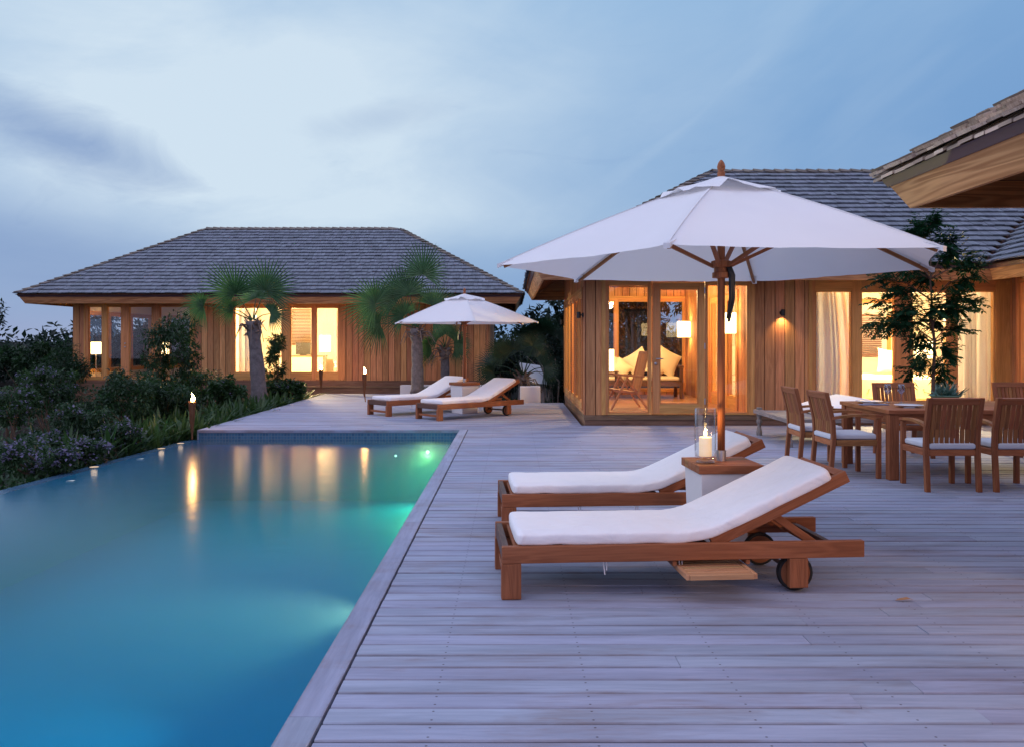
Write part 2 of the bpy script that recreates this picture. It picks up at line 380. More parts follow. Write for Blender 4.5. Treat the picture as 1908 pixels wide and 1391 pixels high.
# overhead and behind the viewer: bright lavender twilight
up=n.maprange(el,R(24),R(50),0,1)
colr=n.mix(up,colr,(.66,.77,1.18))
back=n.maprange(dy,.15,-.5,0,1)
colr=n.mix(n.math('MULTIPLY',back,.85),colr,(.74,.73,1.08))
left=n.math('MULTIPLY',n.maprange(dx,-.1,.9,1.15,.72),1.0)
below=n.maprange(dz,-.02,-.12,0,1)
colr=n.mix(below,colr,(.03,.04,.05))
tot=n.n('ShaderNodeMix',data_type='RGBA',blend_type='ADD'); tot.inputs[0].default_value=1.0
sc=n.vmath('MULTIPLY',colr,(10,10,10)); sk=n.vmath('MULTIPLY',sky.outputs[0],(.03,.03,.03))
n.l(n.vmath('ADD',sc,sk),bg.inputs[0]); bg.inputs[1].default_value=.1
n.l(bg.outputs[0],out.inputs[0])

def light(name,kind,loc,energy,col,parent=None,**kw):
    L=bpy.data.lights.new(name,kind); L.energy=energy; L.color=col
    for k,v in kw.items():
        if k!='aim': setattr(L,k,v)
    o=bpy.data.objects.new(name,L); COL.objects.link(o); o.location=loc
    if 'aim' in kw:
        o.rotation_euler=(Vector(kw['aim'])).to_track_quat('-Z','Y').to_euler()
    if parent is not None:
        o.location=Vector(loc)-ORG[parent]; o.parent=parent
    return o
# the last glow of the set sun, very soft, from the left
light('sun','SUN',(0,0,20),.7,(1,.93,.95),angle=R(50),aim=(.80,.12,-.66))

SC.view_settings.view_transform='Standard'; SC.view_settings.look='None'; SC.view_settings.exposure=0; SC.view_settings.gamma=1
SC.view_settings.use_curve_mapping=False
cy=SC.cycles
cy.use_denoising=True; cy.denoiser='OPENIMAGEDENOISE'; cy.denoising_input_passes='RGB_ALBEDO_NORMAL'
cy.max_bounces=8; cy.diffuse_bounces=4; cy.glossy_bounces=4; cy.transmission_bounces=6; cy.transparent_max_bounces=16; cy.volume_bounces=1
cy.caustics_reflective=False; cy.caustics_refractive=False; cy.sample_clamp_indirect=6; cy.sample_clamp_direct=0
cy.use_adaptive_sampling=True; cy.adaptive_threshold=.012

# ---------------------------------------------------------------- ground, pool, deck
PX=-.85; PY=13.97                                     # the pool's right edge and far edge
def lx(Y): return -5.65+(Y-3.0)*(.57/11.0)            # inner left (vanishing) edge of the pool
WZ=-.15
g=MB(); S=900
rs=random.Random(3)
# terrain: one sheet with holes left out for the pool, rolling down to the left
xs=[-S,-200,-80,-40,-25,-18,-14,-11,-9,-7.5,-6.4,-5.9,-5.12,-2,2,9,20,60,200,S]; ys=[-60,-8,-3.2,0,3,6,9,11.5,13.99,16,19,22,24,27,31,36,45,70,150,400,S]
def tz(x,y):
    h=-.28
    if x<-5.9: h-=min(.5,(-5.9-x)*.12)
    if y>30: h+=.2
    h+= .12*math.sin(x*.7+y*.4)*(1 if x<-7 else 0)
    return h
for i in range(len(xs)-1):
    for j in range(len(ys)-1):
        x0,x1,y0,y1=xs[i],xs[i+1],ys[j],ys[j+1]
        if y0>=-3.21 and x0>=-5.91 and x1<=-2+.01+4 and y1<=13.995 and x1<=2.01: 
            if x0<-.5: continue
        g.quad([(x0,y0,tz(x0,y0)),(x1,y0,tz(x1,y0)),(x1,y1,tz(x1,y1)),(x0,y1,tz(x0,y1))])
tag(g.build('ground',M['soil']),kind='structure')

m,nt,o_=newmat('pool_plaster'); n=N(nt); pos=n.n('ShaderNodeNewGeometry').outputs['Position']
f=n.noise(pos,1.2,4,.6); n.principled(o_,n.mix(f,(.003,.125,.345),(.005,.155,.41)),.6,None,.2); M['pool']=m
m,nt,o_=newmat('mosaic_tile'); n=N(nt); pos=n.n('ShaderNodeNewGeometry').outputs['Position']
br=n.n('ShaderNodeTexBrick'); n.l(n.vmath('MULTIPLY',pos,(1,1,1)),br.inputs['Vector'])
px_,py_,pz_=n.sep(pos); n.l(n.comb(n.math('ADD',px_,py_),pz_,0),br.inputs['Vector'])
br.offset=0; br.inputs['Scale'].default_value=1; br.inputs['Brick Width'].default_value=.05; br.inputs['Row Height'].default_value=.05; br.inputs['Mortar Size'].default_value=.004
br.inputs['Color1'].default_value=(.03,.09,.17,1); br.inputs['Color2'].default_value=(.05,.13,.22,1); br.inputs['Mortar'].default_value=(.10,.16,.22,1)
n.principled(o_,br.outputs[0],.25,None,.5); M['tile']=m
FZ=-1.15
b=MB(); y0=-3.2
b.quad([(lx(y0),y0,FZ),(PX,y0,FZ),(PX,PY,FZ),(lx(PY),PY,FZ)])
b.quad([(PX,y0,FZ),(PX,y0,-.035),(PX,PY,-.035),(PX,PY,FZ)])
b.quad([(PX,PY,FZ),(PX,PY,-.24),(lx(PY),PY,-.24),(lx(PY),PY,FZ)])
b.quad([(lx(PY),PY,FZ),(lx(PY),PY,WZ-.004),(lx(y0),y0,WZ-.004),(lx(y0),y0,FZ)])
b.quad([(PX,y0,FZ),(lx(y0),y0,FZ),(lx(y0),y0,-.035),(PX,y0,-.035)])
b.cm=1
b.quad([(PX,PY-.002,-.24),(PX,PY-.002,-.036),(-5.1,PY-.002,-.036),(-5.1,PY-.002,-.24)])
# vanishing edge: wet tiled rim, its outer face falling away
def rim(y,dx,z): return (lx(y)-dx,y,z)
b.quad([rim(y0,0,WZ-.004),rim(PY,0,WZ-.004),rim(PY,.27,WZ-.03),rim(y0,.27,WZ-.03)])
b.quad([rim(y0,.27,WZ-.03),rim(PY,.27,WZ-.03),rim(PY,.29,-1.0),rim(y0,.29,-1.0)])
b.quad([rim(PY,0,WZ-.012),(-5.1,PY,WZ-.012),(-5.1,PY,-1),rim(PY,.27,-1),rim(PY,.27,WZ-.03)])
tag(b.build('pool_basin',[M['pool'],M['tile']]),kind='structure')

m,nt,o_=newmat('pool_water'); n=N(nt); geo=n.n('ShaderNodeNewGeometry'); pos=geo.outputs['Position']
t=n.n('ShaderNodeBsdfTransparent'); t.inputs[0].default_value=(1,1,1,1)
gl=n.n('ShaderNodeBsdfGlossy'); gl.inputs['Roughness'].default_value=.17
h=n.math('ADD',n.noise(n.vmath('MULTIPLY',pos,(3,5,1)),1.0,3,.5,.3),n.math('MULTIPLY',n.noise(n.vmath('MULTIPLY',pos,(16,26,1)),1.0,3,.6),.12))
nor=n.bump(h,.07,.03); n.l(nor,gl.inputs['Normal'])
fr=n.n('ShaderNodeFresnel'); bf=geo.outputs['Backfacing']; n.l(n.maprange(bf,0,1,1.14,1/1.14),fr.inputs[0]); n.l(nor,fr.inputs['Normal'])
tz_=n.sep(geo.outputs['True Normal'])[2]
f_=n.math('MULTIPLY',n.math('MULTIPLY',n.math('POWER',fr.outputs[0],1.4),2.0,clamp=True),n.math('GREATER_THAN',n.sep(pos)[2],WZ-.01))
mx=n.n('ShaderNodeMixShader'); n.l(f_,mx.inputs[0]); n.l(t.outputs[0],mx.inputs[1]); n.l(gl.outputs[0],mx.inputs[2]); n.l(mx.outputs[0],o_.inputs[0])
vs_=n.n('ShaderNodeVolumeScatter'); vs_.inputs['Color'].default_value=(.5,1,.95,1); vs_.inputs['Density'].default_value=.045; vs_.inputs['Anisotropy'].default_value=.2
va_=n.n('ShaderNodeVolumeAbsorption'); va_.inputs['Color'].default_value=(.12,.91,.855,1); va_.inputs['Density'].default_value=.60
ad=n.n('ShaderNodeAddShader'); n.l(vs_.outputs[0],ad.inputs[0]); n.l(va_.outputs[0],ad.inputs[1]); n.l(ad.outputs[0],o_.inputs['Volume'])
M['water']=m
e_=.004
wt=[(lx(y0)+e_,y0+e_),(PX-e_,y0+e_),(PX-e_,PY-e_),(lx(PY)+e_,PY-e_)]
wv=MB(); vs=[(x,y,FZ+.004) for x,y in wt]+[(x,y,WZ) for x,y in wt]
wv.faces(vs,[(3,2,1,0),(4,5,6,7),(0,1,5,4),(1,2,6,5),(2,3,7,6),(3,0,4,7)])
WATER=tag(wv.build('water',M['water']),kind='structure')

# deck boards
dk=MB(); rd=random.Random(11); P=.1412; gap=.0098
def board(x0,x1,y):
    x=x0
    first=True
    while x<x1-.02:
        L=rd.uniform(2.4,4.9)
        if first: L*=rd.uniform(.45,1); first=False
        e=min(x+L,x1)
        if x1-e<.5: e=x1
        dz=rd.uniform(-.0025,.0015); t=rd.uniform(-.0015,.0015); j=rd.uniform(-.0012,.0012)
        ya,yb=y+gap/2+j,y+P-gap/2+j
        c=.005
        xa,xb=x+.0015,e-.0015
        # boards have eased long edges
        pr=[(ya,-.032),(ya,-c),(ya+c,0),(yb-c,0),(yb,-c),(yb,-.032)]
        vs=[(xa,q,z+dz+t) for q,z in pr]+[(xb,q,z+dz-t) for q,z in pr]
        fs=[(i,i+6,i+7,i+1) for i in range(5)]+[(0,1,2,3,4,5),(11,10,9,8,7,6)]
        dk.faces(vs,fs,lambda i:(vs[i][0]-xa,vs[i][1]-ya+vs[i][2]*.5))
        x=e
k=0; y=-3.1
while y<23.35:
    if y+P<PY-.0: iv=[(PX+.128,8.6)]
    elif y<PY: iv=[(PX+.128,8.6)]
    elif y+P<14.80: iv=[(-5.1,8.6)]
    elif y<19.95: iv=[(-5.1,1.18)]
    else: iv=[(-5.1,-2.55)]
    for a,b_ in iv: board(a,b_,y)
    y+=P
# long border board along the pool
yy=-3.1
while yy<PY:
    e=min(yy+rd.uniform(2.2,3.8),PY); 
    if PY-e<1: e=PY
    dk.box(PX-.012,PX+.118,yy+.0015,e-.0015,-.04,.003+rd.uniform(0,.002)); yy=e
dk.box(-5.12,PX-.016,PY-.015,PY-.001,-.045,-.003)
dk.box(-5.13,-5.104,PY,23.4,-.2,-.004)
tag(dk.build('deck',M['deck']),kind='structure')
sub=MB(); 
sub.box(PX+.03,8.6,-3.1,PY,-.2,-.045); sub.box(-5.09,8.6,PY+.02,14.85,-.2,-.046); sub.box(-5.09,1.2,14.85,19.93,-.2,-.045); sub.box(-5.09,-2.57,19.93,23.38,-.2,-.046)
tag(sub.build('deck_joists',plain('dark_joist',(.02,.015,.012),.9,.1)),kind='structure')
# ---------------------------------------------------------------- buildings
TAN=.587; ANG=math.atan(TAN); CO=math.cos(ANG); SI=math.sin(ANG); ZE=2.69
def V3(p): return Vector(p)
def inset(poly,d):
    n_=len(poly); o=[]
    for i in range(n_):
        p0=Vector(poly[i-1]); p1=Vector(poly[i]); p2=Vector(poly[(i+1)%n_])
        e1=(p1-p0).normalized(); e2=(p2-p1).normalized()
        n1=Vector((-e1.y,e1.x)); n2=Vector((-e2.y,e2.x))
        k=d/(1+n1.dot(n2)); o.append(p1+(n1+n2)*k)
    return o
def shakes(mb,O,u,d2,Ls,xr,rnd,exp=.215,wid=(.09,.19),thick=.021):
    """rows of split shakes on one roof slope. O eave origin, u along the eave, d2 horizontal up-slope direction"""
    u=V3(u); v=(V3(d2)*CO+Vector((0,0,SI))); nn=u.cross(v).normalized()
    if nn.z<0: nn=-nn
    O=V3(O); k=0; s=-.03
    while s<Ls-.03:
        a,b=xr(max(s,0)*CO); a2,b2=xr(min(s+exp,Ls)*CO)
        x=a-(.02 if k else 0)
        while x<b-.01:
            w_=rnd.uniform(*wid); e=min(x+w_,b+.01)
            js=rnd.uniform(-.014,.014); th=thick*rnd.uniform(.75,1.3); L=min(exp*1.75,Ls-s+.02)
            while L>exp*.35:
                ah,bh=xr(min(s+L,Ls)*CO)
                if ah-.01<=x+w_ and bh+.01>=x: break
                L-=.02
            t0=.034+rnd.uniform(0,.008)
            xa,xb=x+.0025,e-.0025
            if xb-xa>.015:
                # head end clipped to the hip so no corner sticks out
                f=1.0
                def P_(x_,s_,h): return O+u*x_+v*s_+nn*h
                ah,bh=xr(min(s+L,Ls)*CO)
                xa2=max(xa,min(ah-.03,xb-.004)); xb2=min(xb,max(bh+.03,xa+.004))
                if xb2-xa2<.004: xb2=xa2+.004
                s0=s+js; s1=s+L
                c=[P_(xa,s0,t0),P_(xb,s0,t0),P_(xb2,s1,-.004),P_(xa2,s1,-.004),
                   P_(xa,s0,t0+th),P_(xb,s0,t0+th),P_(xb2,s1,.004),P_(xa2,s1,.004)]
                b0=len(mb.v); mb.v.extend([tuple(q) for q in c])
                for fc,uvs in (((4,5,6,7),[(0,0),(0,xb-xa),(L,xb-xa),(L,0)]),((0,1,5,4),[(0,0),(0,xb-xa),(.02,xb-xa),(.02,0)]),
                               ((1,2,6,5),[(0,.3),(L,.3),(L,.32),(0,.32)]),((3,0,4,7),[(0,.3),(L,.3),(L,.32),(0,.32)])):
                    mb.f.append(tuple(b0+i for i in fc)); mb.mi.append(mb.cm); mb.uv.extend(uvs)
            x=e
        s+=exp; k+=1
def caps(mb,p0,p1,n1,n2,rnd,step=.22,wid=.15):
    """overlapping cap shakes along a hip or ridge; n1,n2 = directions down each side"""
    p0=V3(p0); p1=V3(p1); d=(p1-p0); L=d.length; d.normalize(); t=0
    while t<L-step*1.2:
        for sd in (V3(n1),V3(n2)):
            nn=d.cross(sd).normalized()
            if nn.z<0: nn=-nn
            a=p0+d*t; ln=step*1.45; h0=.048+rnd.uniform(0,.01)
            w_=wid*rnd.uniform(.9,1.1); th=.018
            q=[a+nn*h0,a+nn*h0+sd*w_,a+d*ln+nn*.012+sd*w_*.97,a+d*ln+nn*.012]
            mb.hexa([q[0],q[3],q[2],q[1]]+[z+nn*th for z in (q[0],q[3],q[2],q[1])])
        t+=step*rnd.uniform(.93,1.07)
def ringstrip(mb,poly,d1,z1,d2,z2,th,closed=True,sides=None):
    a=inset(poly,d1); b=inset(poly,d2); a2=inset(poly,d1+th*CO); b2=inset(poly,d2+th*CO); dz=-th*SI*0
    n_=len(poly)
    for i in range(n_):
        if sides is not None and i not in sides: continue
        j=(i+1)%n_
        p=[Vector((a[i].x,a[i].y,z1)),Vector((a[j].x,a[j].y,z1)),Vector((b[j].x,b[j].y,z2)),Vector((b[i].x,b[i].y,z2))]
        q=[Vector((a2[i].x,a2[i].y,z1)),Vector((a2[j].x,a2[j].y,z1)),Vector((b2[j].x,b2[j].y,z2)),Vector((b2[i].x,b2[i].y,z2))]
        mb.hexa([p[3],p[2],q[2],q[3],p[0],p[1],q[1],q[0]])
def eaves(root,poly,roofobj,soff_to=1.25,zt=ZE):
    fa=MB(); ringstrip(fa,poly,.055,zt-.03,.18,zt-.25,.04); fa.build('fascia',M['cedar_beam'],roofobj,True)
    dr=MB(); ringstrip(dr,poly,.030,zt-.012,.064,zt-.075,.012); dr.build('drip_edge',M['drip'],roofobj,True)
    so=MB(); d=.085
    n_=len(poly)
    while d<soff_to:
        e=d+.135; a=inset(poly,d); b=inset(poly,e-.006)
        za=zt-.055+(d)*TAN-.02; zb=zt-.055+(e-.006)*TAN-.02
        for i in range(n_):
            j=(i+1)%n_; L=(Vector(poly[j])-Vector(poly[i])).length
            so.quad([(a[i].x,a[i].y,za),(a[j].x,a[j].y,za),(b[j].x,b[j].y,zb),(b[i].x,b[i].y,zb)],[(0,d),(L,d),(L,e),(0,e)])
        d=e
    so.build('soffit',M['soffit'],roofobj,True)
    # exposed rafters, hip rafters at the corners
    def raf(*a_):
        rf=MB(); rf.beam(*a_); rf.build('rafter',M['soffit'],roofobj,True)
    for i in range(n_):
        j=(i+1)%n_; p0=Vector(poly[i]); p1=Vector(poly[j]); e=(p1-p0); L=e.length; e.normalize(); nrm=Vector((-e.y,e.x))
        t=1.3
        while t<L-1.2:
            c=p0+e*t; q0=c+nrm*.17; q1=c+nrm*(soff_to-.05)
            raf((q0.x,q0.y,zt-.12+.17*TAN-.07),(q1.x,q1.y,zt-.12+(soff_to-.05)*TAN-.07),.055,.13); t+=.75
        k0=inset(poly,.2)[i]; k1=inset(poly,soff_to)[i]
        raf((k0.x,k0.y,zt-.15+.2*TAN-.04),(k1.x,k1.y,zt-.15+soff_to*TAN-.04),.07,.16)
def underlay(mb,faces):
    for f in faces: mb.quad(f)

def wall(core,boards,axis,a0,a1,pos,out,z0,z1,ops=(),pitch=.17,th=.13,rnd=random.Random(5),bz=None):
    """a wall along 'x' (at y=pos) or 'y' (at x=pos); out = sign of the outward normal; ops=(a,b,za,zb)"""
    def bx(mb,a,b,n0,n1,za,zb):
        if mb is core and boards is not None:
            bx(boards_back,a,b,n0,pos-out*.012,za,zb); n0=pos-out*.0125
        if b-a<1e-4 or zb-za<1e-4: return
        if axis=='x': mb.box(a,b,min(n0,n1),max(n0,n1),za,zb)
        else: mb.box(min(n0,n1),max(n0,n1),a,b,za,zb)
    ops=sorted(ops); cur=a0; boards_back=boards
    if boards is not None: boards.cm=1
    for (a,b,za,zb) in ops:
        bx(core,cur,a,pos,pos-out*th,z0,z1)
        bx(core,a,b,pos,pos-out*th,z0,za); bx(core,a,b,pos,pos-out*th,zb,z1); cur=b
    bx(core,cur,a1,pos,pos-out*th,z0,z1)
    if boards is None: return
    boards.cm=0
    x=a0
    while x<a1-.01:
        e=min(x+pitch*rnd.uniform(.96,1.04),a1)
        if a1-e<.05: e=a1
        t=.021+rnd.uniform(0,.004); p0=pos+out*.001; p1=pos+out*t
        segs=[(x,e,z0,z1)]
        for (a,b,za,zb) in ops:
            ns=[]
            for (sa,sb,sz0,sz1) in segs:
                if sb<=a or sa>=b: ns.append((sa,sb,sz0,sz1)); continue
                if sa<a: ns.append((sa,a,sz0,sz1))
                if sb>b: ns.append((b,sb,sz0,sz1))
                m0,m1=max(sa,a),min(sb,b)
                ns.append((m0,m1,sz0,za)); ns.append((m0,m1,zb,sz1))
            segs=ns
        for (sa,sb,sz0,sz1) in segs:
            if sb-sa>.012 and sz1-sz0>.01: bx(boards,sa+.0065,sb-.0065,p0,p1,sz0,sz1)
        x=e
    
def window(parent,axis,a0,a1,z0,z1,pos,out,panes,name='window',depth=.09,proud=.035,mat='cedar_frame',trim=.05,meetings=()):
    """frame with openings filled by panes (sub-parts)"""
    mb=MB(); n1=pos+out*proud; n0=n1-out*depth
    def bx(a,b,za,zb,k=0.0,mbb=mb):
        if b-a<1e-3 or zb-za<1e-3: return
        lo,hi=min(n0,n1+out*k),max(n0,n1+out*k)
        if axis=='x': mbb.box(a,b,lo,hi,za,zb)
        else: mbb.box(lo,hi,a,b,za,zb)
    panes=sorted(panes); cur=a0
    for i,(a,b,za,zb) in enumerate(panes):
        bx(cur,a,z0,z1); 
        bx(a,b,z0,za,-.004); bx(a,b,zb,z1,-.004); cur=b
    bx(cur,a1,z0,z1)
    # raised architrave round the whole unit
    if trim:
        bx(a0-trim,a0,z0,z1+trim,.016); bx(a1,a1+trim,z0,z1+trim,.016); bx(a0,a1,z1,z1+trim,.013)
    # sash lines: thin beads round each pane
    for (a,b,za,zb) in panes:
        w_=.022
        for q in ((a,a+w_,za,zb),(b-w_,b,za,zb),(a+w_,b-w_,za,za+w_),(a+w_,b-w_,zb-w_,zb)):
            bx(q[0],q[1],q[2],q[3],-.022)
    fr=mb.build(name,M[mat],parent,True)
    for (a,b,za,zb) in panes:
        g_=MB(); pm=n1-out*depth*.55
        if axis=='x': g_.box(a+.002,b-.002,pm-.003,pm+.003,za+.002,zb-.002)
        else: g_.box(pm-.003,pm+.003,a+.002,b-.002,za+.002,zb-.002)
        g_.build('pane',M['glass'],fr,True)
    return fr

# ============ left pavilion
YL=24.0; kL=YL/F
def XL(px): return (px-CX)*kL
def ZL(py): return EYE-(py-HY)*kL
x0,x1,yf,yb=-13.34,.29,23.0,30.6; D=3.8
LH=thing('pavilion','low cedar pavilion with hipped shingle roof across the far end of the pool','house',(-6.5,24,-.2))
rr=random.Random(21)
sh=MB()
shakes(sh,(x0,yf,ZE),(1,0,0),(0,1,0),D/CO,lambda d:(d,(x1-x0)-d),rr)
shakes(sh,(x1,yf,ZE),(0,1,0),(-1,0,0),D/CO,lambda d:(d,(yb-yf)-d),rr,wid=(.14,.26))
shakes(sh,(x0,yb,ZE),(0,-1,0),(1,0,0),D/CO,lambda d:(d,(yb-yf)-d),rr,wid=(.14,.26))
shakes(sh,(x1,yb,ZE),(-1,0,0),(0,-1,0),D/CO,lambda d:(d,(x1-x0)-d),rr,wid=(.2,.36))
roof=sh.build('roof',M['shake'],LH,True)
zr=ZE+D*TAN; ym=yf+D
cp=MB()
rl=(x0+D,ym,zr); rrg=(x1-D,ym,zr)
dn=lambda dx,dy:Vector((dx*CO,dy*CO,-SI))
for c,r_,h1,h2 in (((x0,yf,ZE),rl,(1,0),(0,1)),((x0,yb,ZE),rl,(1,0),(0,-1)),((x1,yf,ZE),rrg,(-1,0),(0,1)),((x1,yb,ZE),rrg,(-1,0),(0,-1))):
    # sides of a hip run level along each eave
    caps(cp,c,r_,Vector((h1[0],0,0)),Vector((0,h2[1],0)),rr)
caps(cp,rl,rrg,dn(0,-1),dn(0,1),rr)
cp.build('ridge_cap',M['shake_cap'],roof,True)
ul=MB(); q=.02
ul.quad([(x0,yf,ZE-q),(x1,yf,ZE-q),(x1-D,ym,zr-q),(x0+D,ym,zr-q)]); ul.quad([(x1,yb,ZE-q),(x0,yb,ZE-q),(x0+D,ym,zr-q),(x1-D,ym,zr-q)])
ul.quad([(x1,yf,ZE-q),(x1,yb,ZE-q),(x1-D,ym,zr-q)]); ul.quad([(x0,yb,ZE-q),(x0,yf,ZE-q),(x0+D,ym,zr-q)])
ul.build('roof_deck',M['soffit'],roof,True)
polyL=[(x0,yf),(x1,yf),(x1,yb),(x0,yb)]
eaves(LH,polyL,roof)
wx0,wx1,wyb=XL(137),XL(911),29.65; zf=.33; zt=3.12
core=MB(); bd=MB()
FO=[(XL(160),XL(359),.36,ZL(566)),(XL(433),XL(640),.36,ZL(567))]
wall(core,bd,'x',wx0,wx1,YL,-1,zf,zt,FO)
wall(core,bd,'y',YL,wyb,wx0,-1,zf,zt,[(24.6,29.1,.5,2.3)])
wall(core,bd,'y',YL,wyb,wx1,1,zf,zt)
wall(core,bd,'x',wx0,wx1,wyb,1,zf,zt,[(-11.9,-9.2,.5,2.3)])
# porch partition
wall(core,bd,'y',YL+.13,wyb-.13,XL(362)+.1,-1,zf,zt)
core.build('wall_core',M['cream'],LH,True); bd.build('wall',[M['cedar'],M['sheath']],LH,True)
pl=MB(); 
pl.box(wx0-.03,wx1+.03,YL-.05,wyb+.05,-.25,.328)
pl.build('plinth',M['cedar_grey'],LH,True)
st=MB(); st.box(XL(560),XL(905),YL-.33,YL-.052,-.2,.15); st.box(XL(560),XL(905),YL-.36,YL-.052,.153,.19)
st.build('step',M['cedar_grey'],LH,True)
fl=MB(); 
for i in range(80):
    fl.box(wx0+.12,wx1-.12,YL+.1+i*.068,YL+.1+i*.068+.066,.329,.341)
fl.build('floor',M['floorwood'],LH,True)
ce=MB(); ce.box(wx0+.12,wx1-.12,YL+.12,wyb-.12,2.66,2.7); ce.build('ceiling',M['cream'],LH,True)
# glazed porch front with post, door leaf and mullions
zb,ztp=ZL(703),ZL(571)
pf=window(LH,'x',XL(160),XL(359),.36,ZL(566),YL,-1,[(XL(165),XL(191),zb,ztp),(XL(200),XL(227),zb,ztp),(XL(241),XL(284),zb,ztp),(XL(298),XL(355),zb,ztp)],trim=.04)
window(LH,'y',24.6,29.1,.5,2.3,wx0,-1,[(24.7,26.0,.6,2.2),(26.12,27.5,.6,2.2),(27.62,29.0,.6,2.2)],trim=.04)
window(LH,'x',-11.9,-9.2,.5,2.3,wyb,1,[(-11.8,-10.65,.6,2.2),(-10.45,-9.3,.6,2.2)],trim=.04)
hd=MB(); hd.lathe([(.022,0),(.022,.03)],(XL(235),YL-.07,1.35),10); hd.build('door_handle',M['steel'],pf,True)
hd=MB(); hd.lathe([(.022,0),(.022,.03)],(XL(235),YL-.07,1.25),10); hd.build('door_lock',M['steel'],pf,True)
zb,ztp=ZL(694),ZL(573)
wf=window(LH,'x',XL(433),XL(640),.36,ZL(567),YL,-1,[(XL(437),XL(526),zb,ztp),(XL(541),XL(582),zb,ztp),(XL(589),XL(631),zb,ztp)],trim=.05)

# ============ right pavilion, L shaped
YR=14.87; kR=YR/F
def XR(px): return (px-CX)*kR
def ZR(py): return EYE-(py-HY)*kR
ax0,ax1,ay0,ay1=.30,15.3,13.92,21.52; wxv=7.70; wy0=9.0
RH=thing('villa','large cedar villa with glazed doors and shingled roof behind the dining table','house',(5,14.87,0))
sh=MB(); rr=random.Random(33)
shakes(sh,(ax0,ay0,ZE),(1,0,0),(0,1,0),D/CO,lambda d:(d,wxv-ax0+d),rr)
shakes(sh,(ax0,ay1,ZE),(0,-1,0),(1,0,0),D/CO,lambda d:(d,(ay1-ay0)-d),rr,wid=(.12,.22))
shakes(sh,(ax1,ay1,ZE),(-1,0,0),(0,-1,0),D/CO,lambda d:(d,(ax1-ax0)-d),rr,wid=(.2,.36))
shakes(sh,(ax1,wy0,ZE),(0,1,0),(-1,0,0),D/CO,lambda d:(d,ay1-wy0-d),rr,wid=(.2,.36))
shakes(sh,(wxv,wy0,ZE),(1,0,0),(0,1,0),D/CO,lambda d:(d,ax1-wxv-d),rr,wid=(.14,.26))
shakes(sh,(wxv,ay0,ZE),(0,-1,0),(1,0,0),D/CO,lambda d:(-d,ay0-wy0-d),rr)
roof=sh.build('roof',M['shake'],RH,True)
cp=MB(); ra=(ax0+D,ay0+D,zr); rb=(ax1-D,ay0+D,zr); rc=(wxv+D,wy0+D,zr)
caps(cp,(ax0,ay0,ZE),ra,(1,0,0),(0,1,0),rr); caps(cp,(ax0,ay1,ZE),ra,(1,0,0),(0,-1,0),rr)
caps(cp,ra,rb,dn(0,-1),dn(0,1),rr); caps(cp,rc,(rc[0],ay0+D,zr),dn(-1,0),dn(1,0),rr)
caps(cp,(wxv,wy0,ZE),rc,(1,0,0),(0,1,0),rr); caps(cp,(ax1,wy0,ZE),rc,(-1,0,0),(0,1,0),rr); caps(cp,(ax1,ay1,ZE),rb,(-1,0,0),(0,-1,0),rr)
cp.build('ridge_cap',M['shake_cap'],roof,True)
va=MB(); va.beam((wxv,ay0,ZE+.012),(wxv+D,ay0+D,zr+.012),.09,.012); va.build('valley_flashing',M['drip'],roof,True)
ul=MB()
ul.quad([(ax0,ay0,ZE-q),(wxv,ay0,ZE-q),(wxv+D,ay0+D,zr-q),(ax0+D,ay0+D,zr-q)])
ul.quad([(ax0,ay1,ZE-q),(ax0,ay0,ZE-q),(ax0+D,ay0+D,zr-q)])
ul.quad([(ax1,ay1,ZE-q),(ax0,ay1,ZE-q),(ax0+D,ay0+D,zr-q),(ax1-D,ay0+D,zr-q)])
ul.quad([(ax1,wy0,ZE-q),(ax1,ay1,ZE-q),(ax1-D,ay0+D,zr-q),(wxv+D,wy0+D,zr-q)])
ul.quad([(wxv,wy0,ZE-q),(ax1,wy0,ZE-q),(wxv+D,wy0+D,zr-q)])
ul.quad([(wxv,ay0,ZE-q),(wxv,wy0,ZE-q),(wxv+D,wy0+D,zr-q),(wxv+D,ay0+D,zr-q)])
ul.build('roof_deck',M['soffit'],roof,True)
polyR=[(ax0,ay0),(wxv,ay0),(wxv,wy0),(ax1,wy0),(ax1,ay1),(ax0,ay1)]
eaves(RH,polyR,roof,1.0)
vx0=XR(1091); vyb=20.5; XI=4.12; zf=.165
core=MB(); corew=MB(); bd=MB(); bi=MB()
DO=(XR(1128),XR(1397),.17,ZR(525)); WO=(XR(1512),XR(1880),.17,ZR(524))
wall(corew,bd,'x',vx0,XI+.06,YR,-1,zf,zt,[DO],pitch=.174)
wall(core,bd,'x',XI+.06,8.64,YR,-1,zf,zt,[WO],pitch=.174)
SO=(15.12,20.25,.24,2.33)
wall(corew,bd,'y',YR,vyb,vx0,-1,zf,zt,[SO],pitch=.174)
kB=20.4/F
BO=((1128-CX)*kB,(1276-CX)*kB,.24,EYE-(556-HY)*kB)
wall(corew,bi,'x',vx0+.13,XI,20.40,-1,zf,zt,[BO],pitch=.174,th=.12)
wall(core,None,'x',XI,14.3,20.52,1,zf,zt)
wall(core,bd,'y',10.0,YR,8.64,-1,zf,zt,[(12.2,14.55,.2,2.42)],pitch=.174)
PO=(15.62,17.75,.17,2.32)                              # sliding doors from the porch into the bedroom
wall(core,bi,'y',YR+.13,20.4,XI,-1,zf,zt,[PO],pitch=.174)
wall(core,None,'y',10,20.5,14.3,1,zf,zt); wall(core,None,'x',8.64,14.3,10.0,-1,zf,zt)
core.build('wall_core',M['cream'],RH,True); corew.build('porch_core',M['soffit'],RH,True)
bd.build('wall',[M['cedar'],M['sheath']],RH,True); bi.build('porch_lining',[M['cedar'],M['sheath']],RH,True)
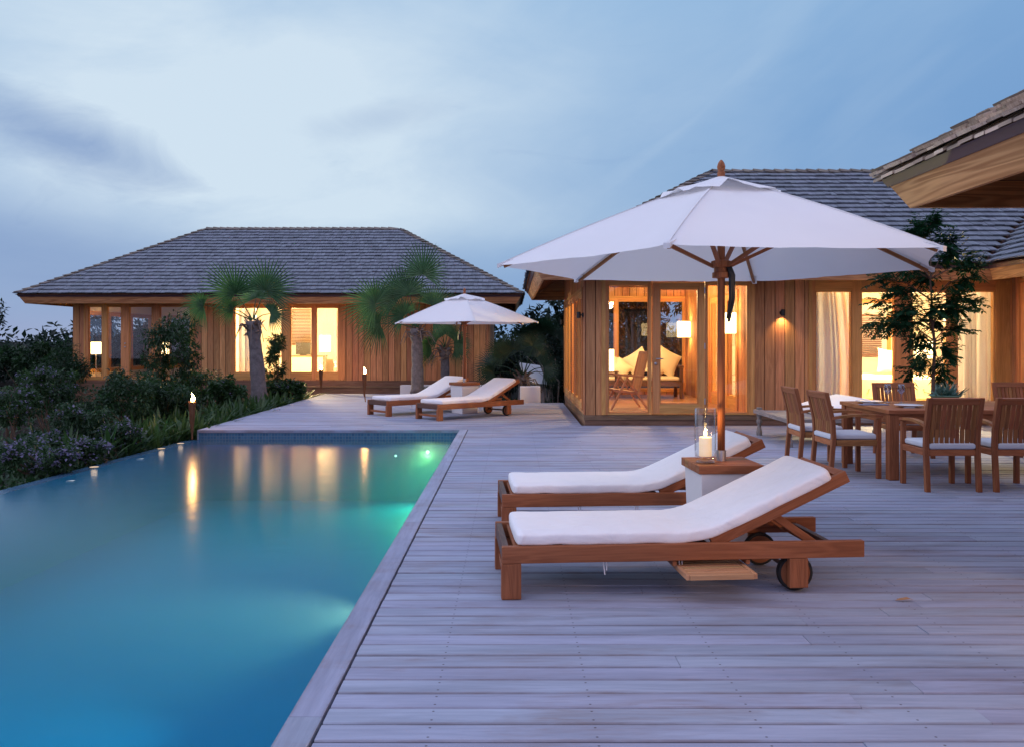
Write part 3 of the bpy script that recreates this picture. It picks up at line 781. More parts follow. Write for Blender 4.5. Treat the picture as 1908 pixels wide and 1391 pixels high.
pl=MB(); pl.box(vx0-.012,8.66,YR-.012,vyb+.04,-.15,.075); pl.box(vx0-.026,8.66,YR-.026,vyb+.05,.078,.163)
pl.box(8.60,14.3,10,YR-.03,-.15,.162)
pl.build('plinth',M['cedar_grey'],RH,True)
fl=MB()
for i in range(82): fl.box(vx0+.12,14.2,YR+.1+i*.068,YR+.1+i*.068+.066,.1645,.176)
fl.build('floor',M['floorwood'],RH,True)
ce=MB(); ce.box(XI+.12,14.2,YR+.12,20.4,2.64,2.68); ce.build('ceiling',M['cream'],RH,True)
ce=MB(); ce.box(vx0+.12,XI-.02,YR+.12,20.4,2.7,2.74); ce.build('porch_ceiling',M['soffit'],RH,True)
# porch front: fixed light, hinged door leaf, side light
zb,ztp=ZR(769),ZR(530)
pfw=window(RH,'x',DO[0],XR(1213.5),.17,DO[3],YR,-1,[(XR(1132.5),XR(1209.5),zb,ztp)],trim=0)
window(RH,'x',XR(1313),DO[1],.17,DO[3],YR,-1,[(XR(1316),XR(1394),zb,ztp)],trim=0)
tr=MB(); tr.box(DO[0],DO[1],YR-.055,YR-.002,DO[3]+.001,DO[3]+.06); tr.box(DO[0]-.07,DO[0]-.001,YR-.052,YR-.002,.17,DO[3]+.06); tr.box(DO[1]+.001,DO[1]+.07,YR-.052,YR-.002,.17,DO[3]+.06)
tr.build('door_frame',M['cedar_frame'],RH,True)
door=window(RH,'x',XR(1215),XR(1312),.19,ZR(527),YR,-1,[(XR(1228),XR(1301),ZR(752),ZR(538))],name='door',depth=.06,proud=.05,trim=0)
hb=MB()
hz=ZR(668)
hb.tube([(XR(1222),YR-.05,hz),(XR(1222),YR-.11,hz),(XR(1234),YR-.115,hz)],.011,8)
hb.build('door_handle',M['steel'],door,True,smooth=True)
hb=MB(); hb.tube([(XR(1221),YR-.046,ZR(677)),(XR(1221),YR-.066,ZR(677))],.026,14); hb.build('door_lock',M['steel'],door,True,smooth=True)
for py in (542,645,747):
    h_=MB(); h_.tube([(XR(1312),YR-.062,ZR(py+5)),(XR(1312),YR-.062,ZR(py-6))],.011,8); h_.build('hinge',M['steel'],door,True)
# bedroom sliding windows
zb,ztp=ZR(751),ZR(542)
window(RH,'x',WO[0],WO[1],.17,WO[3],YR,-1,[(XR(1518),XR(1587),zb,ztp),(XR(1603.5),XR(1668),zb,ZR(543)),(XR(1698),XR(1764),zb,ZR(543)),(XR(1782),XR(1853),zb,ztp)],depth=.11,trim=.06)
# side glazing of the porch
ps=[]; 
for i in range(5):
    a=15.17+i*1.012; ps.append((a,a+.93,.34,2.24))
window(RH,'y',SO[0],SO[1],SO[2],SO[3],vx0,-1,ps,trim=.05)
window(RH,'x',BO[0],BO[1],BO[2],BO[3],20.40,-1,[((1131-CX)*kB,(1145-CX)*kB,.3,BO[3]-.06),((1151-CX)*kB,(1213-CX)*kB,.3,BO[3]-.06),((1219-CX)*kB,(1273-CX)*kB,.3,BO[3]-.06)],trim=.05)
# the outer skin behind the porch (same openings)
window(RH,'y',PO[0],PO[1],PO[2],PO[3],XI,-1,[(15.75,16.35,.4,2.2),(17.2,17.65,.4,2.2)],trim=.05)
window(RH,'y',12.2,14.55,.2,2.42,8.64,-1,[(12.35,13.3,.4,2.3),(13.5,14.4,.4,2.3)],trim=.06)

# ============ near pavilion: only its eave corner reaches into the view
nx0,ny1=2.80,6.62; nx1,ny0=10.4,-2.2
NH=thing('pavilion','near cedar pavilion whose shingled eave corner hangs over the upper right deck','house',(6,2,0))
sh=MB(); rr=random.Random(44); Dn=3.8
shakes(sh,(nx0,ny1,ZE),(0,-1,0),(1,0,0),Dn/CO,lambda d:(d,(ny1-ny0)-d),rr,wid=(.10,.2),thick=.021)
shakes(sh,(nx1,ny1,ZE),(-1,0,0),(0,-1,0),Dn/CO,lambda d:(d,(nx1-nx0)-d),rr,wid=(.10,.2),thick=.021)
shakes(sh,(nx1,ny0,ZE),(0,1,0),(-1,0,0),Dn/CO,lambda d:(d,(ny1-ny0)-d),rr,wid=(.2,.36))
shakes(sh,(nx0,ny0,ZE),(1,0,0),(0,1,0),Dn/CO,lambda d:(d,(nx1-nx0)-d),rr,wid=(.2,.36))
# doubled starter course along the eave
for s_ in (0,1):
    O=(nx0,ny1,ZE-.022); t=0
    while t<(ny1-ny0 if s_==0 else nx1-nx0)-.05:
        w_=rr.uniform(.1,.2); j=rr.uniform(-.012,.012)
        if s_==0: sh.hexa([(nx0-.03+j,ny1-t-w_,ZE-.03),(nx0+.3,ny1-t-w_,ZE-.03+.33*TAN),(nx0+.3,ny1-t-.005,ZE-.03+.33*TAN),(nx0-.03+j,ny1-t-.005,ZE-.03),
            (nx0-.03+j,ny1-t-w_,ZE-.008),(nx0+.3,ny1-t-w_,ZE-.008+.33*TAN),(nx0+.3,ny1-t-.005,ZE-.008+.33*TAN),(nx0-.03+j,ny1-t-.005,ZE-.008)])
        t+=w_
roof=sh.build('roof',M['near_shake'],NH,True)
cp=MB(); zn=ZE+Dn*TAN; ra=(nx0+Dn,ny1-Dn,zn); rb=(nx0+Dn,ny0+Dn,zn)
caps(cp,(nx0,ny1,ZE),ra,(1,0,0),(0,-1,0),rr,step=.3,wid=.19); caps(cp,(nx0,ny0,ZE),rb,(1,0,0),(0,1,0),rr); caps(cp,(nx1,ny1,ZE),ra,(-1,0,0),(0,-1,0),rr); caps(cp,(nx1,ny0,ZE),rb,(-1,0,0),(0,1,0),rr)
caps(cp,rb,ra,dn(-1,0),dn(1,0),rr)
cp.build('ridge_cap',M['shake_cap'],roof,True)
ul=MB()
ul.quad([(nx0,ny0,ZE-q),(nx0,ny1,ZE-q),ra[:2]+(zn-q,),rb[:2]+(zn-q,)]); ul.quad([(nx1,ny1,ZE-q),(nx1,ny0,ZE-q),rb[:2]+(zn-q,),ra[:2]+(zn-q,)])
ul.quad([(nx1,ny1,ZE-q),(nx0,ny1,ZE-q),ra[:2]+(zn-q,)]); ul.quad([(nx0,ny0,ZE-q),(nx1,ny0,ZE-q),rb[:2]+(zn-q,)])
ul.build('roof_deck',M['soffit'],roof,True)
eaves(NH,[(nx0,ny0),(nx1,ny0),(nx1,ny1),(nx0,ny1)],roof,1.1)
core=MB(); bd=MB()
wall(core,bd,'y',ny0+.95,ny1-1.0,3.80,-1,0,3.1,[(.2,4.6,.12,2.35)]); wall(core,bd,'x',3.80,9.4,ny1-1.0,1,0,3.1); wall(core,bd,'x',3.8,9.4,ny0+.95,-1,0,3.1); wall(core,bd,'y',ny0+.95,ny1-1.0,9.4,1,0,3.1)
window(NH,'y',.2,4.6,.12,2.35,3.80,-1,[(.3,1.65,.25,2.25),(1.75,3.05,.25,2.25),(3.15,4.5,.25,2.25)],trim=.05)
core.build('wall_core',M['cream'],NH,True); bd.build('wall',[M['cedar'],M['sheath']],NH,True)
# ---------------------------------------------------------------- loungers
def make_lounger():
    L=2.10; W=.70; zt=.295; zb=.20
    t=thing('sun_lounger','x','sun lounger',group='teak sun loungers on the deck')
    for y_ in (-W/2,W/2-.042):
        fr=MB(); fr.box(0,L,y_,y_+.042,zb,zt); fr.build('side_rail',M['teak'],t,bevel=.004)
    for (a_,b_,c_,d_) in ((.004,.04,zb+.005,zt-.003),(1.17,1.21,zb+.01,zt-.02),(1.93,1.965,zb+.02,zt-.03)):
        e=MB(); e.box(a_,b_,-W/2+.043,W/2-.043,c_,d_); e.build('cross_rail',M['teak_dark'],t,bevel=.003)
    for s in (-1,1):
        l=MB(); y0=s*(W/2+.002); y1=s*(W/2-.062)
        l.box(-.003,.108,min(y0,y1),max(y0,y1),0,zb-.001); l.build('leg',M['teak'],t,bevel=.004)
    b=MB(); b.box(.02,.05,-W/2+.064,W/2-.064,.065,.105); b.build('stretcher',M['teak'],t,bevel=.003)
    for s in (-1,1):
        l=MB(); y0=s*(W/2+.001); y1=s*(W/2-.042)
        l.box(1.655,1.765,min(y0,y1),max(y0,y1),.03,zb-.001); l.build('wheel_post',M['teak'],t,bevel=.004)
        wy=s*(W/2-.068); w_=MB()
        w_.tube([(1.71,wy-.018,.104),(1.71,wy+.018,.104)],.092,32)
        wh=w_.build('wheel',M['teak'],t)
        ty=MB(); prof=[(.088,-.02),(.102,-.02),(.105,-.01),(.105,.01),(.102,.02),(.088,.02),(.088,-.02)]
        ty.lathe(prof,(0,0,0),36); ty.v=[(1.71+a,wy+c,.105+b_) for a,b_,c in ty.v]; ty.build('tyre',M['rubber'],wh,smooth=False)
    a=MB(); a.tube([(1.71,-W/2+.09,.104),(1.71,W/2-.09,.104)],.014,10); a.build('axle',M['teak_dark'],t)
    sl=MB(); x=.07
    while x<1.15: sl.box(x,x+.05,-W/2+.044,W/2-.044,zt-.03,zt-.012); x+=.078
    sl.build('slat_bed',M['teak'],t)
    # backrest
    h=Vector((1.215,0,.285)); an=R(25); d=Vector((math.cos(an),0,math.sin(an))); nrm=Vector((-math.sin(an),0,math.cos(an))); BL=.89
    bk=MB()
    for s in (-1,1):
        o=Vector((0,s*(W/2-.065),0)); bk.beam(h+o,h+o+d*BL,.04,.07,nrm)
    for q in (.06,.2,.34,.48,.62,.76,BL-.03): bk.beam(h+d*q+Vector((0,-W/2+.086,0)),h+d*q+Vector((0,W/2-.086,0)),.07 if q<BL-.05 else .055,.02 if q<BL-.05 else .07,nrm)
    bk.build('backrest_frame',M['teak'],t,bevel=.003)
    su=MB(); 
    for s in (-1,1):
        p=h+d*.42+Vector((0,s*(W/2-.12),-.03)); su.beam(p,(1.86,s*(W/2-.12),zt-.045),.035,.045)
    su.beam((1.86,-W/2+.05,zt-.045),(1.86,W/2-.05,zt-.045),.03,.03)
    su.build('prop_strut',M['teak'],t,bevel=.003)
    # mattress: rounded slab following the bend
    mb=MB(); th=.088; wd=.655; prof=[]; nx=64; rndm=random.Random(4)
    path=[]; Ls=1.10; tot=Ls+.84
    for i in range(nx+1):
        s_=tot*i/nx
        bend=.16
        if s_<Ls-bend: p=Vector((.075+s_,0,zt-.008)); n_=Vector((0,0,1))
        elif s_<Ls+bend:
            k=(s_-(Ls-bend))/(2*bend); aa=an*k; 
            ax_=.075+(Ls-bend); p=Vector((ax_+ (2*bend)*(math.sin(aa)/an if an else k),0,zt-.008+(2*bend)*(1-math.cos(aa))/an)); n_=Vector((-math.sin(aa),0,math.cos(aa)))
        else:
            aa=an; ax_=.075+(Ls-bend); p=Vector((ax_+2*bend*math.sin(aa)/an,0,zt-.008+2*bend*(1-math.cos(aa))/an))+d*(s_-Ls-bend); n_=nrm
        path.append((p,n_))
    s_all=[tot*i/nx for i in range(nx+1)]
    rings=[]; m_=28
    sec=[]
    for k in range(m_):
        a_=2*math.pi*(k+.5)/m_; c,s=math.cos(a_),math.sin(a_); ex=.24
        sec.append((math.copysign(abs(c)**ex,c),math.copysign(abs(s)**ex,s)))
    for i,(p,n_) in enumerate(path):
        e_=1.0
        if i==0: e_=.93
        elif i==nx: e_=.9
        ez=1.0 if 0<i<nx else .86
        wob=1+.006*math.sin(s_all[i]*21)
        rg=[]
        for (c,s) in sec:
            y_=c*wd/2*(1-(1-e_)*.25)*wob; z_=(s*.5+.5)*th; 
            S_=s_all[i]; nz=MN.noise(Vector((S_*7,c*2.2,3))); nf=MN.noise(Vector((S_*26+c*5,c*7-S_*8,7)))
            if s>0:
                bnd=math.exp(-((S_-Ls+.03)/.16)**2); ft=math.exp(-((S_-.12)/.18)**2)
                z_+=-.012*(abs(c)**3)+.004*nz+(.0022+.004*bnd+.003*ft)*nf-.004*bnd*abs(math.sin(S_*44+1.6*c+1.5*nz))
            else: z_+=.010*MN.noise(Vector((S_*6,c*3,11)))
            zc=th/2+(z_-th/2)*ez
            sidew=abs(c)**6
            rg.append(p+n_*zc+Vector((0,y_+math.copysign(sidew,c)*(.006*MN.noise(Vector((S_*11,s*2,5)))+.004*MN.noise(Vector((S_*30+s*4,s*5,9)))),0)))
        rings.append(rg)
    b0=len(mb.v)
    vs=[v for r_ in rings for v in r_]; fs=[]
    for i in range(nx):
        for k in range(m_): fs.append((i*m_+k,(i+1)*m_+k,(i+1)*m_+(k+1)%m_,i*m_+(k+1)%m_))
    fs.append(tuple(range(m_))); fs.append(tuple(nx*m_+k for k in reversed(range(m_))))
    mb.faces(vs,fs); mb.build('mattress',M['towel'],t,smooth=True,subsurf=1)
    for x_ in (.58,1.02):
        for s in (-1,1):
            tie=MB(); y_=s*(W/2-.055); tie.tube([(x_,y_,zt-.06),(x_+.004,y_+s*.004,zb-.03),(x_+.012,y_,zb-.085)],.0035,5); tie.tube([(x_+.02,y_,zt-.06),(x_+.022,y_,zb-.06)],.0035,5); tie.build('mattress_tie',M['towel'],t)
    return t
def add_tray(t):
    tr=MB(); x0,x1=1.00,1.40; y0,y1=-.53,-.02; z=.15
    for s in range(10): tr.box(x0+.02,x1-.02,y0+.012+s*.047,y0+.012+s*.047+.033,z,z+.014)
    tr.box(x0,x0+.02,y0,y1,z-.012,z+.018); tr.box(x1-.02,x1,y0,y1,z-.012,z+.018); tr.box(x0+.021,x1-.021,y0-.006,y0+.011,z-.012,z+.016)
    tr.build('pull_out_tray',M['teak_light'],t,bevel=.002)
    for a_ in (x0-.025,x1+.003):
        ru=MB(); ru.box(a_,a_+.022,-.34,.3,z+.02,z+.045); ru.build('tray_runner',M['teak'],t)
lg=make_lounger()
spots=[((-.085,5.155,0),R(4.3),'teak sun lounger nearest the viewer with a slatted tray pulled out below'),
       ((-.10,6.79,0),R(3.6),'teak sun lounger behind the white pedestal with the candle'),
       ((-1.57,15.72,0),R(42),'distant teak sun lounger in front of the small parasol, nearer the villa'),
       ((-2.62,16.62,0),R(42),'distant teak sun lounger left of the small parasol, nearer the torch')]
for i,(loc,rz,lab) in enumerate(spots):
    if i==0: continue
    dup(lg,loc,rz,lab)
lg.location=spots[0][0]; lg.rotation_euler=(0,0,spots[0][1]); lg['label']=spots[0][2]; ORG[lg]=Vector(spots[0][0])
add_tray(lg)

# ---------------------------------------------------------------- parasols and their pedestals
def make_parasol(name,label,loc,rim,apex,Rr,rot,ztop,canmat='canvas'):
    t=thing(name,label,'parasol',loc,0,'white hexagonal parasols')
    p=MB(); p.tube([(0,0,ztop+.005),(0,0,rim+.25),(0,0,apex-.02)],.0265,16); p.build('pole',M['teak'],t,smooth=True)
    c=MB(); c.tube([(0,0,ztop+.001),(0,0,ztop+.075)],.034,16); c.build('pole_collar',M['steel'],t,smooth=False)
    fi=MB(); fi.lathe([(.026,-.02),(.028,.0),(.020,.012),(.027,.026),(.029,.042),(.022,.066),(.010,.084),(.002,.09)],(0,0,apex),16); fi.build('finial',M['teak'],t,smooth=True)
    hb=MB(); hb.lathe([(.026,-.06),(.062,-.055),(.062,-.02),(.05,-.015),(.05,.015),(.07,.02),(.07,.06),(.04,.07),(.026,.07)],(0,0,rim-.02),18); hb.build('runner_hub',M['teak'],t)
    tips=[rot+math.pi/3*k for k in range(6)]
    def zprof(f): return apex-.035-(apex-.035-rim)*(f*.84+.16*f*f)
    for a in tips:
        d=Vector((math.cos(a),math.sin(a),0)); rb=MB()
        pts=[d*(Rr*f)+Vector((0,0,zprof(f)-.027)) for f in (.035,.35,.68,.975)]
        rb.beam(pts[0],pts[1],.022,.030); rb.beam(pts[1],pts[2],.022,.028); rb.beam(pts[2],pts[3],.020,.024)
        r_=rb.build('rib',M['teak'],t)
        s_=MB(); mid=d*(.05+(Rr-.06)*.46)+Vector((0,0,zprof(.46)-.045)); s_.beam(d*.06+Vector((0,0,rim+.005)),mid,.026,.022); s_.build('strut',M['teak'],r_)
    cn=MB(); na=22; nr=20; vs=[]; fs=[]
    for j in range(nr+1):
        f=j/nr
        for s in range(6):
            for k in range(na):
                u=k/na; a0,a1=tips[s],tips[s]+math.pi/3
                A=Vector((math.cos(a0),math.sin(a0),0)); B=Vector((math.cos(a1),math.sin(a1),0))
                bow=4*u*(1-u)
                q=(A*(1-u)+B*u)*(Rr*f)
                q*=1-.035*bow*f**6                       # hem pulled in between the ribs
                z=zprof(f)-.030*bow*f*(1-f*.55)+.006*bow*f**8
                if bow<.001: z+=.004
                tw=MN.noise(Vector((q.x*2.2,q.y*2.2,1.3)))*.008+MN.noise(Vector((f*3,u*16+s*5,4)))*.005*bow
                z+=tw*min(1,bow*3)*min(1,f*3)+.004*math.sin(u*math.pi*9)*bow*max(0,f-.75)*(1-f)*14*.4
                vs.append((q.x,q.y,z))
    m_=6*na
    for j in range(nr):
        for k in range(m_):
            fs.append((j*m_+k,(j+1)*m_+k,(j+1)*m_+(k+1)%m_,j*m_+(k+1)%m_))
    cn.faces(vs,fs); can=cn.build('canopy',M[canmat],t,smooth=True)
    for a in tips:
        d=Vector((math.cos(a),math.sin(a),0)); se=MB()
        q_=[d*(Rr*f)+Vector((0,0,zprof(f)+.0055)) for f in (.22,.4,.6,.8,.985)]
        for i in range(4): se.beam(q_[i],q_[i+1],.013,.004)
        se.build('seam',M[canmat],can)
    # hem pockets at the rib tips
    for a in tips:
        pk=MB()
        d=Vector((math.cos(a),math.sin(a),0)); sd=Vector((-d.y,d.x,0)); e=d*(Rr+.006); z=rim
        pk.hexa([tuple(d*(Rr-.10)-sd*.022+Vector((0,0,z+.026))),tuple(e-sd*.018+Vector((0,0,z-.022))),tuple(e+sd*.018+Vector((0,0,z-.022))),tuple(d*(Rr-.10)+sd*.022+Vector((0,0,z+.026))),
                 tuple(d*(Rr-.10)-sd*.03+Vector((0,0,z+.040))),tuple(e-sd*.018+Vector((0,0,z+.008))),tuple(e+sd*.018+Vector((0,0,z+.008))),tuple(d*(Rr-.10)+sd*.03+Vector((0,0,z+.040)))])
        pk.build('tip_pocket',M[canmat],can)
    # wind-ruffled vent flap
    vt=MB(); rv=.42; vs=[]; fs=[]; nr2=6; na2=48; rn=random.Random(9)
    for j in range(nr2+1):
        f=j/nr2
        for k in range(na2):
            a=2*math.pi*k/na2; am=((a-rot)%(math.pi/3)); hexr=math.cos(math.pi/6)/math.cos(am-math.pi/6)
            r_=.03+rv*f*hexr
            ru=(.012*math.sin(2*a+1.2)+.010*math.sin(5*a)+.012*math.sin(9*a+.7)+.006*math.sin(17*a+2))*f**1.6
            z=zprof(r_/Rr)+.014+(abs(ru)*1.7+.030*max(0,math.sin(3*a+.9))*max(0,math.sin(f*3.0)))*f-.012*f*f
            vs.append((r_*math.cos(a),r_*math.sin(a),z))
    for j in range(nr2):
        for k in range(na2): fs.append((j*na2+k,(j+1)*na2+k,(j+1)*na2+(k+1)%na2,j*na2+(k+1)%na2))
    vt.faces(vs,fs); vt.build('vent_flap',M[canmat],can,smooth=True)
    return t
U1=Vector((1.458,6.0,0))
par=make_parasol('parasol','large white parasol over the near loungers, ruffled cap and teak pole',U1,1.96,2.62,1.565,R(186),.612)
cd=MB(); rn=random.Random(2)
for i in range(7):
    x=.045+rn.uniform(-.012,.012); y=-.03+rn.uniform(-.015,.015); e=rn.uniform(.28,.50)
    cd.tube([(x*.8,y,1.99),(x+.02,y-.01,1.90),(x+.022+rn.uniform(-.01,.01),y-.01,1.74),(x+rn.uniform(-.012,.012),y,1.98-e)],[.012,.016,.014,.008],6)
cd.build('tie_cord',M['black'],par,smooth=True)
U2=Vector((-.965,17.25,0))
par2=make_parasol('parasol','small looking distant white parasol above the far pair of loungers',U2,1.80,2.41,1.55,R(-80),.612)
cd=MB(); cd.tube([(-.05,-.04,1.80),(-.09,-.05,1.66),(-.10,-.05,1.52)],[.012,.02,.014],6); cd.tube([(-.10,-.05,1.56),(-.10,-.05,1.46)],.028,8); cd.build('tie_cord',M['black'],par2)
def pedestal(label,loc,rz):
    t=thing('pedestal_table',label,'side table',loc,rz,'white parasol pedestals')
    b=MB(); h=.555; a=.185; c=.205
    b.hexa([(-a,-a,0),(a,-a,0),(a,a,0),(-a,a,0),(-c,-c,h),(c,-c,h),(c,c,h),(-c,c,h)]); b.build('base',M['white_plaster'],t,bevel=.006)
    tp=MB(); w_=.45/5
    for i in range(5): tp.box(-.225+.001,.225-.001,-.225+i*w_+.0012,-.225+(i+1)*w_-.0012,.557,.612)
    tp.build('wooden_top',M['teak'],t,bevel=.003)
    return t
pedestal('white pedestal with square teak top between the two near loungers',(1.455,5.98,0),R(4))
pedestal('white pedestal with teak top half hidden between the far loungers',(U2.x,U2.y,0),R(39))

# hurricane glass and candle
hx,hy=1.325,5.90; HZ=.612
h=thing('hurricane_glass','tall clear glass cylinder on the pedestal holding a lit candle','candle holder',(hx,hy,HZ))
gm=MB(); gm.lathe([(.001,.03),(.066,.03),(.071,.04),(.073,.10),(.073,.372),(.0695,.374),(.069,.10),(.066,.046),(.001,.044)],(0,0,0),40); gm.build('cylinder',M['clear'],h,smooth=True)
ft=MB(); ft.lathe([(.0,.0),(.06,.0),(.066,.006),(.06,.014),(.03,.02),(.028,.029),(.0,.029)],(0,0,0),32); ft.build('foot',M['clear'],h,smooth=True)
cdl=thing('candle','lit ivory pillar candle inside the glass cylinder','candle',(hx,hy,HZ+.046))
wx=MB(); wx.lathe([(.001,0),(.041,0),(.0425,.006),(.0425,.124),(.039,.132),(.03,.128),(.001,.122)],(0,0,0),32); wx.build('wax_pillar',M['wax'],cdl,smooth=True)
wk=MB(); wk.tube([(0,0,.122),(.001,0,.142)],.0018,6); wk.build('wick',M['black'],cdl)
fl=MB(); fl.lathe([(.001,.134),(.008,.141),(.011,.154),(.008,.171),(.003,.188),(.0005,.196)],(0,0,0),14); fl.build('flame',M['flame'],cdl,smooth=True)
light('candle_light','POINT',(hx,hy,HZ+.046+.24),3.0,(1,.55,.2),cdl,shadow_soft_size=.02)

# ---------------------------------------------------------------- dining set
def make_chair():
    t=thing('dining_chair','x','chair',group='slatted teak dining armchairs')
    W=.54; hw=W/2
    for s in (-1,1):
        l=MB(); x=s*(hw-.023)
        l.beam((x,.245,0),(x,.245,.635),.046,.046,(0,1,0)); l.build('front_leg',M['teak'],t,bevel=.004)
        k=MB(); p=[(x,-.27,0),(x,-.235,.43),(x,-.245,.60),(x,-.315,.905)]
        # back leg and back post in one bent piece
        c=.023; vs=[]; 
        for (px_,py_,pz_) in p: vs+= [(px_-c,py_-c,pz_),(px_+c,py_-c,pz_),(px_+c,py_+c,pz_),(px_-c,py_+c,pz_)]
        fs=[(3,2,1,0),(12,13,14,15)]
        for i in range(3):
            for q in range(4): fs.append((i*4+q,i*4+(q+1)%4,(i+1)*4+(q+1)%4,(i+1)*4+q))
        k.faces(vs,fs,lambda i:(vs[i][2],(vs[i][0]+vs[i][1])%.1)); k.build('back_leg',M['teak'],t,bevel=.004)
        a=MB(); x=s*(hw-.023)
        n_=7
        for i in range(n_):
            f0,f1=i/n_,(i+1)/n_; 
            z=lambda f:.632+.028*math.sin(f*math.pi*.9)-.012*(1-f)
            y=lambda f:-.262+f*.545
            vs=[(x-.027,y(f0),z(f0)),(x+.027,y(f0),z(f0)),(x+.027,y(f1),z(f1)),(x-.027,y(f1),z(f1))]
            a.faces(vs+[(p_[0],p_[1],p_[2]+.026) for p_ in vs],[(0,3,2,1),(4,5,6,7),(1,2,6,5),(3,0,4,7)]+([(0,1,5,4)] if i==0 else [])+([(2,3,7,6)] if i==n_-1 else []),lambda j:((vs+vs)[j][1],(vs+vs)[j][0]))
        a.build('armrest',M['teak'],t)
    f=MB()
    f.box(-hw+.047,hw-.047,.222,.262,.345,.405); f.box(-hw+.047,hw-.047,-.255,-.215,.345,.405)
    f.box(-hw+.004,-hw+.040,-.21,.221,.345,.405); f.box(hw-.040,hw-.004,-.21,.221,.345,.405)
    for i in range(6): f.box(-hw+.042,hw-.042,-.19+i*.068,-.19+i*.068+.05,.385,.401)
    f.build('seat_frame',M['teak'],t,bevel=.003)
    b=MB()
    d=(Vector((0,-.315,.905))-Vector((0,-.245,.60))).normalized(); up=Vector((0,-d.z,d.y))
    def pt(z): 
        if z<.60: return -.235-.01*(z-.43)/.17
        return -.245-.07*(z-.60)/.305
    b.beam((-hw+.047,pt(.872),.872),(hw-.047,pt(.872),.872),.036,.062,d)
    n_=9; sw=(W-.10)/n_
    for i in range(n_):
        x=-hw+.05+sw*(i+.5)
        b.beam((x,pt(.41),.41),(x,pt(.60),.60),sw-.013,.018,(0,1,0)); b.beam((x,pt(.60),.60),(x,pt(.842),.842),sw-.013,.018,(0,1,0))
    b.build('backrest',M['teak'],t)
    cu=MB(); c0=.407; 
    def ring(z,i): return [(-hw+.05+i,-.262+i,z),(hw-.05-i,-.262+i,z),(hw-.03-i,.235-i,z),(-hw+.03+i,.235-i,z)]
    vs=ring(c0,.012)+ring(c0+.012,0)+ring(c0+.048,0)+ring(c0+.062,.02); fs=[(3,2,1,0),(12,13,14,15)]
    for i in range(3):
        for q in range(4): fs.append((i*4+q,i*4+(q+1)%4,(i+1)*4+(q+1)%4,(i+1)*4+q))
    cu.faces(vs,fs); cu.build('cushion',M['cushion'],t,bevel=.008)
    return t
ch=make_chair()
cs=[((4.225,8.50),R(0),'teak armchair with its back to the viewer, nearest the table corner'),
    ((4.885,8.50),R(0),'teak armchair with its back to the viewer, cut by the picture edge'),
    ((3.60,9.28),R(-88),'teak armchair at the table end, the nearer of the two side by side'),
    ((3.555,10.06),R(-91),'teak armchair at the table end, the farther of the two side by side'),
    ((4.93,10.82),R(180),'teak armchair across the table, behind the wine glasses'),
    ((6.55,10.92),R(182),'teak armchair across the table at the right picture edge, under the last curtain')]
for i,((x,y),rz,lab) in enumerate(cs):
    if i: dup(ch,(x,y,0),rz,lab)
ch.location=(*cs[0][0],0); ch.rotation_euler=(0,0,cs[0][1]); ch['label']=cs[0][2]

tb=thing('dining_table','long square legged teak dining table laid with plates and glasses','table',(5.2,9.6,0))
tx0,tx1,ty0,ty1=3.90,6.75,8.90,10.24
tp=MB(); n_=10; w_=(ty1-ty0-.18)/n_
for i in range(n_): tp.box(tx0+.09,tx1-.09,ty0+.09+i*w_+.002,ty0+.09+(i+1)*w_-.002,.692,.729)
tp.box(tx0,tx1,ty0,ty0+.088,.69,.731); tp.box(tx0,tx1,ty1-.088,ty1,.69,.731); tp.box(tx0,tx0+.088,ty0+.089,ty1-.089,.69,.731); tp.box(tx1-.088,tx1,ty0+.089,ty1-.089,.69,.731)
tp.build('tabletop',M['teak'],tb,True,bevel=.003)
for q_ in ((tx0+.12,tx1-.12,ty0+.03,ty0+.06),(tx0+.12,tx1-.12,ty1-.06,ty1-.03),(tx0+.03,tx0+.06,ty0+.12,ty1-.12),(tx1-.06,tx1-.03,ty0+.12,ty1-.12)):
    ap=MB(); ap.box(*q_,.585,.689); ap.build('apron',M['teak'],tb,True)
for x in (tx0+.015,tx1-.115):
    for y in (ty0+.015,ty1-.115):
        l=MB(); l.box(x,x+.10,y,y+.10,0,.689); l.build('leg',M['teak'],tb,True,bevel=.004)
TZ=.731
def plate(loc,lab):
    t=thing('plate',lab,'plate',loc,0,'place settings'); p=MB()
    p.lathe([(.001,.002),(.08,.002),(.10,.006),(.148,.018),(.15,.021),(.146,.023),(.10,.012),(.08,.008),(.001,.008)],(0,0,0),40); p.build('dish',M['porcelain'],t,smooth=True)
    return t
plate((4.12,9.92,TZ+.004),'round white plate by the far corner of the table end'); plate((4.30,9.32,TZ+.004),'round white plate by the near corner of the table end')
def napkin(loc,lab,rz):
    m_=MB(); m_.box(-.16,.16,-.05,.05,0,.004); m_.box(-.155,.15,-.045,.048,.0042,.008); o=m_.build('napkin',M['napkin']); o.location=loc; o.rotation_euler=(0,0,rz); tag(o,lab,'napkin')
napkin((4.05,9.62,TZ+.001),'folded dark blue napkin lying between the two white plates',R(5))
def cutlery(loc,lab,rz):
    m_=MB(); m_.tube([(-.10,0,.004),(.02,0,.004)],.0045,6); m_.beam((.02,0,.004),(.11,.002,.004),.018,.003); o=m_.build('knife',M['steel']); o.location=loc; o.rotation_euler=(0,0,rz); tag(o,lab,'knife')
cutlery((4.26,9.14,TZ+.002),'steel knife lying beside the nearer white plate',R(3)); cutlery((4.07,9.73,TZ+.009),'steel knife lying on the dark napkin',R(4))
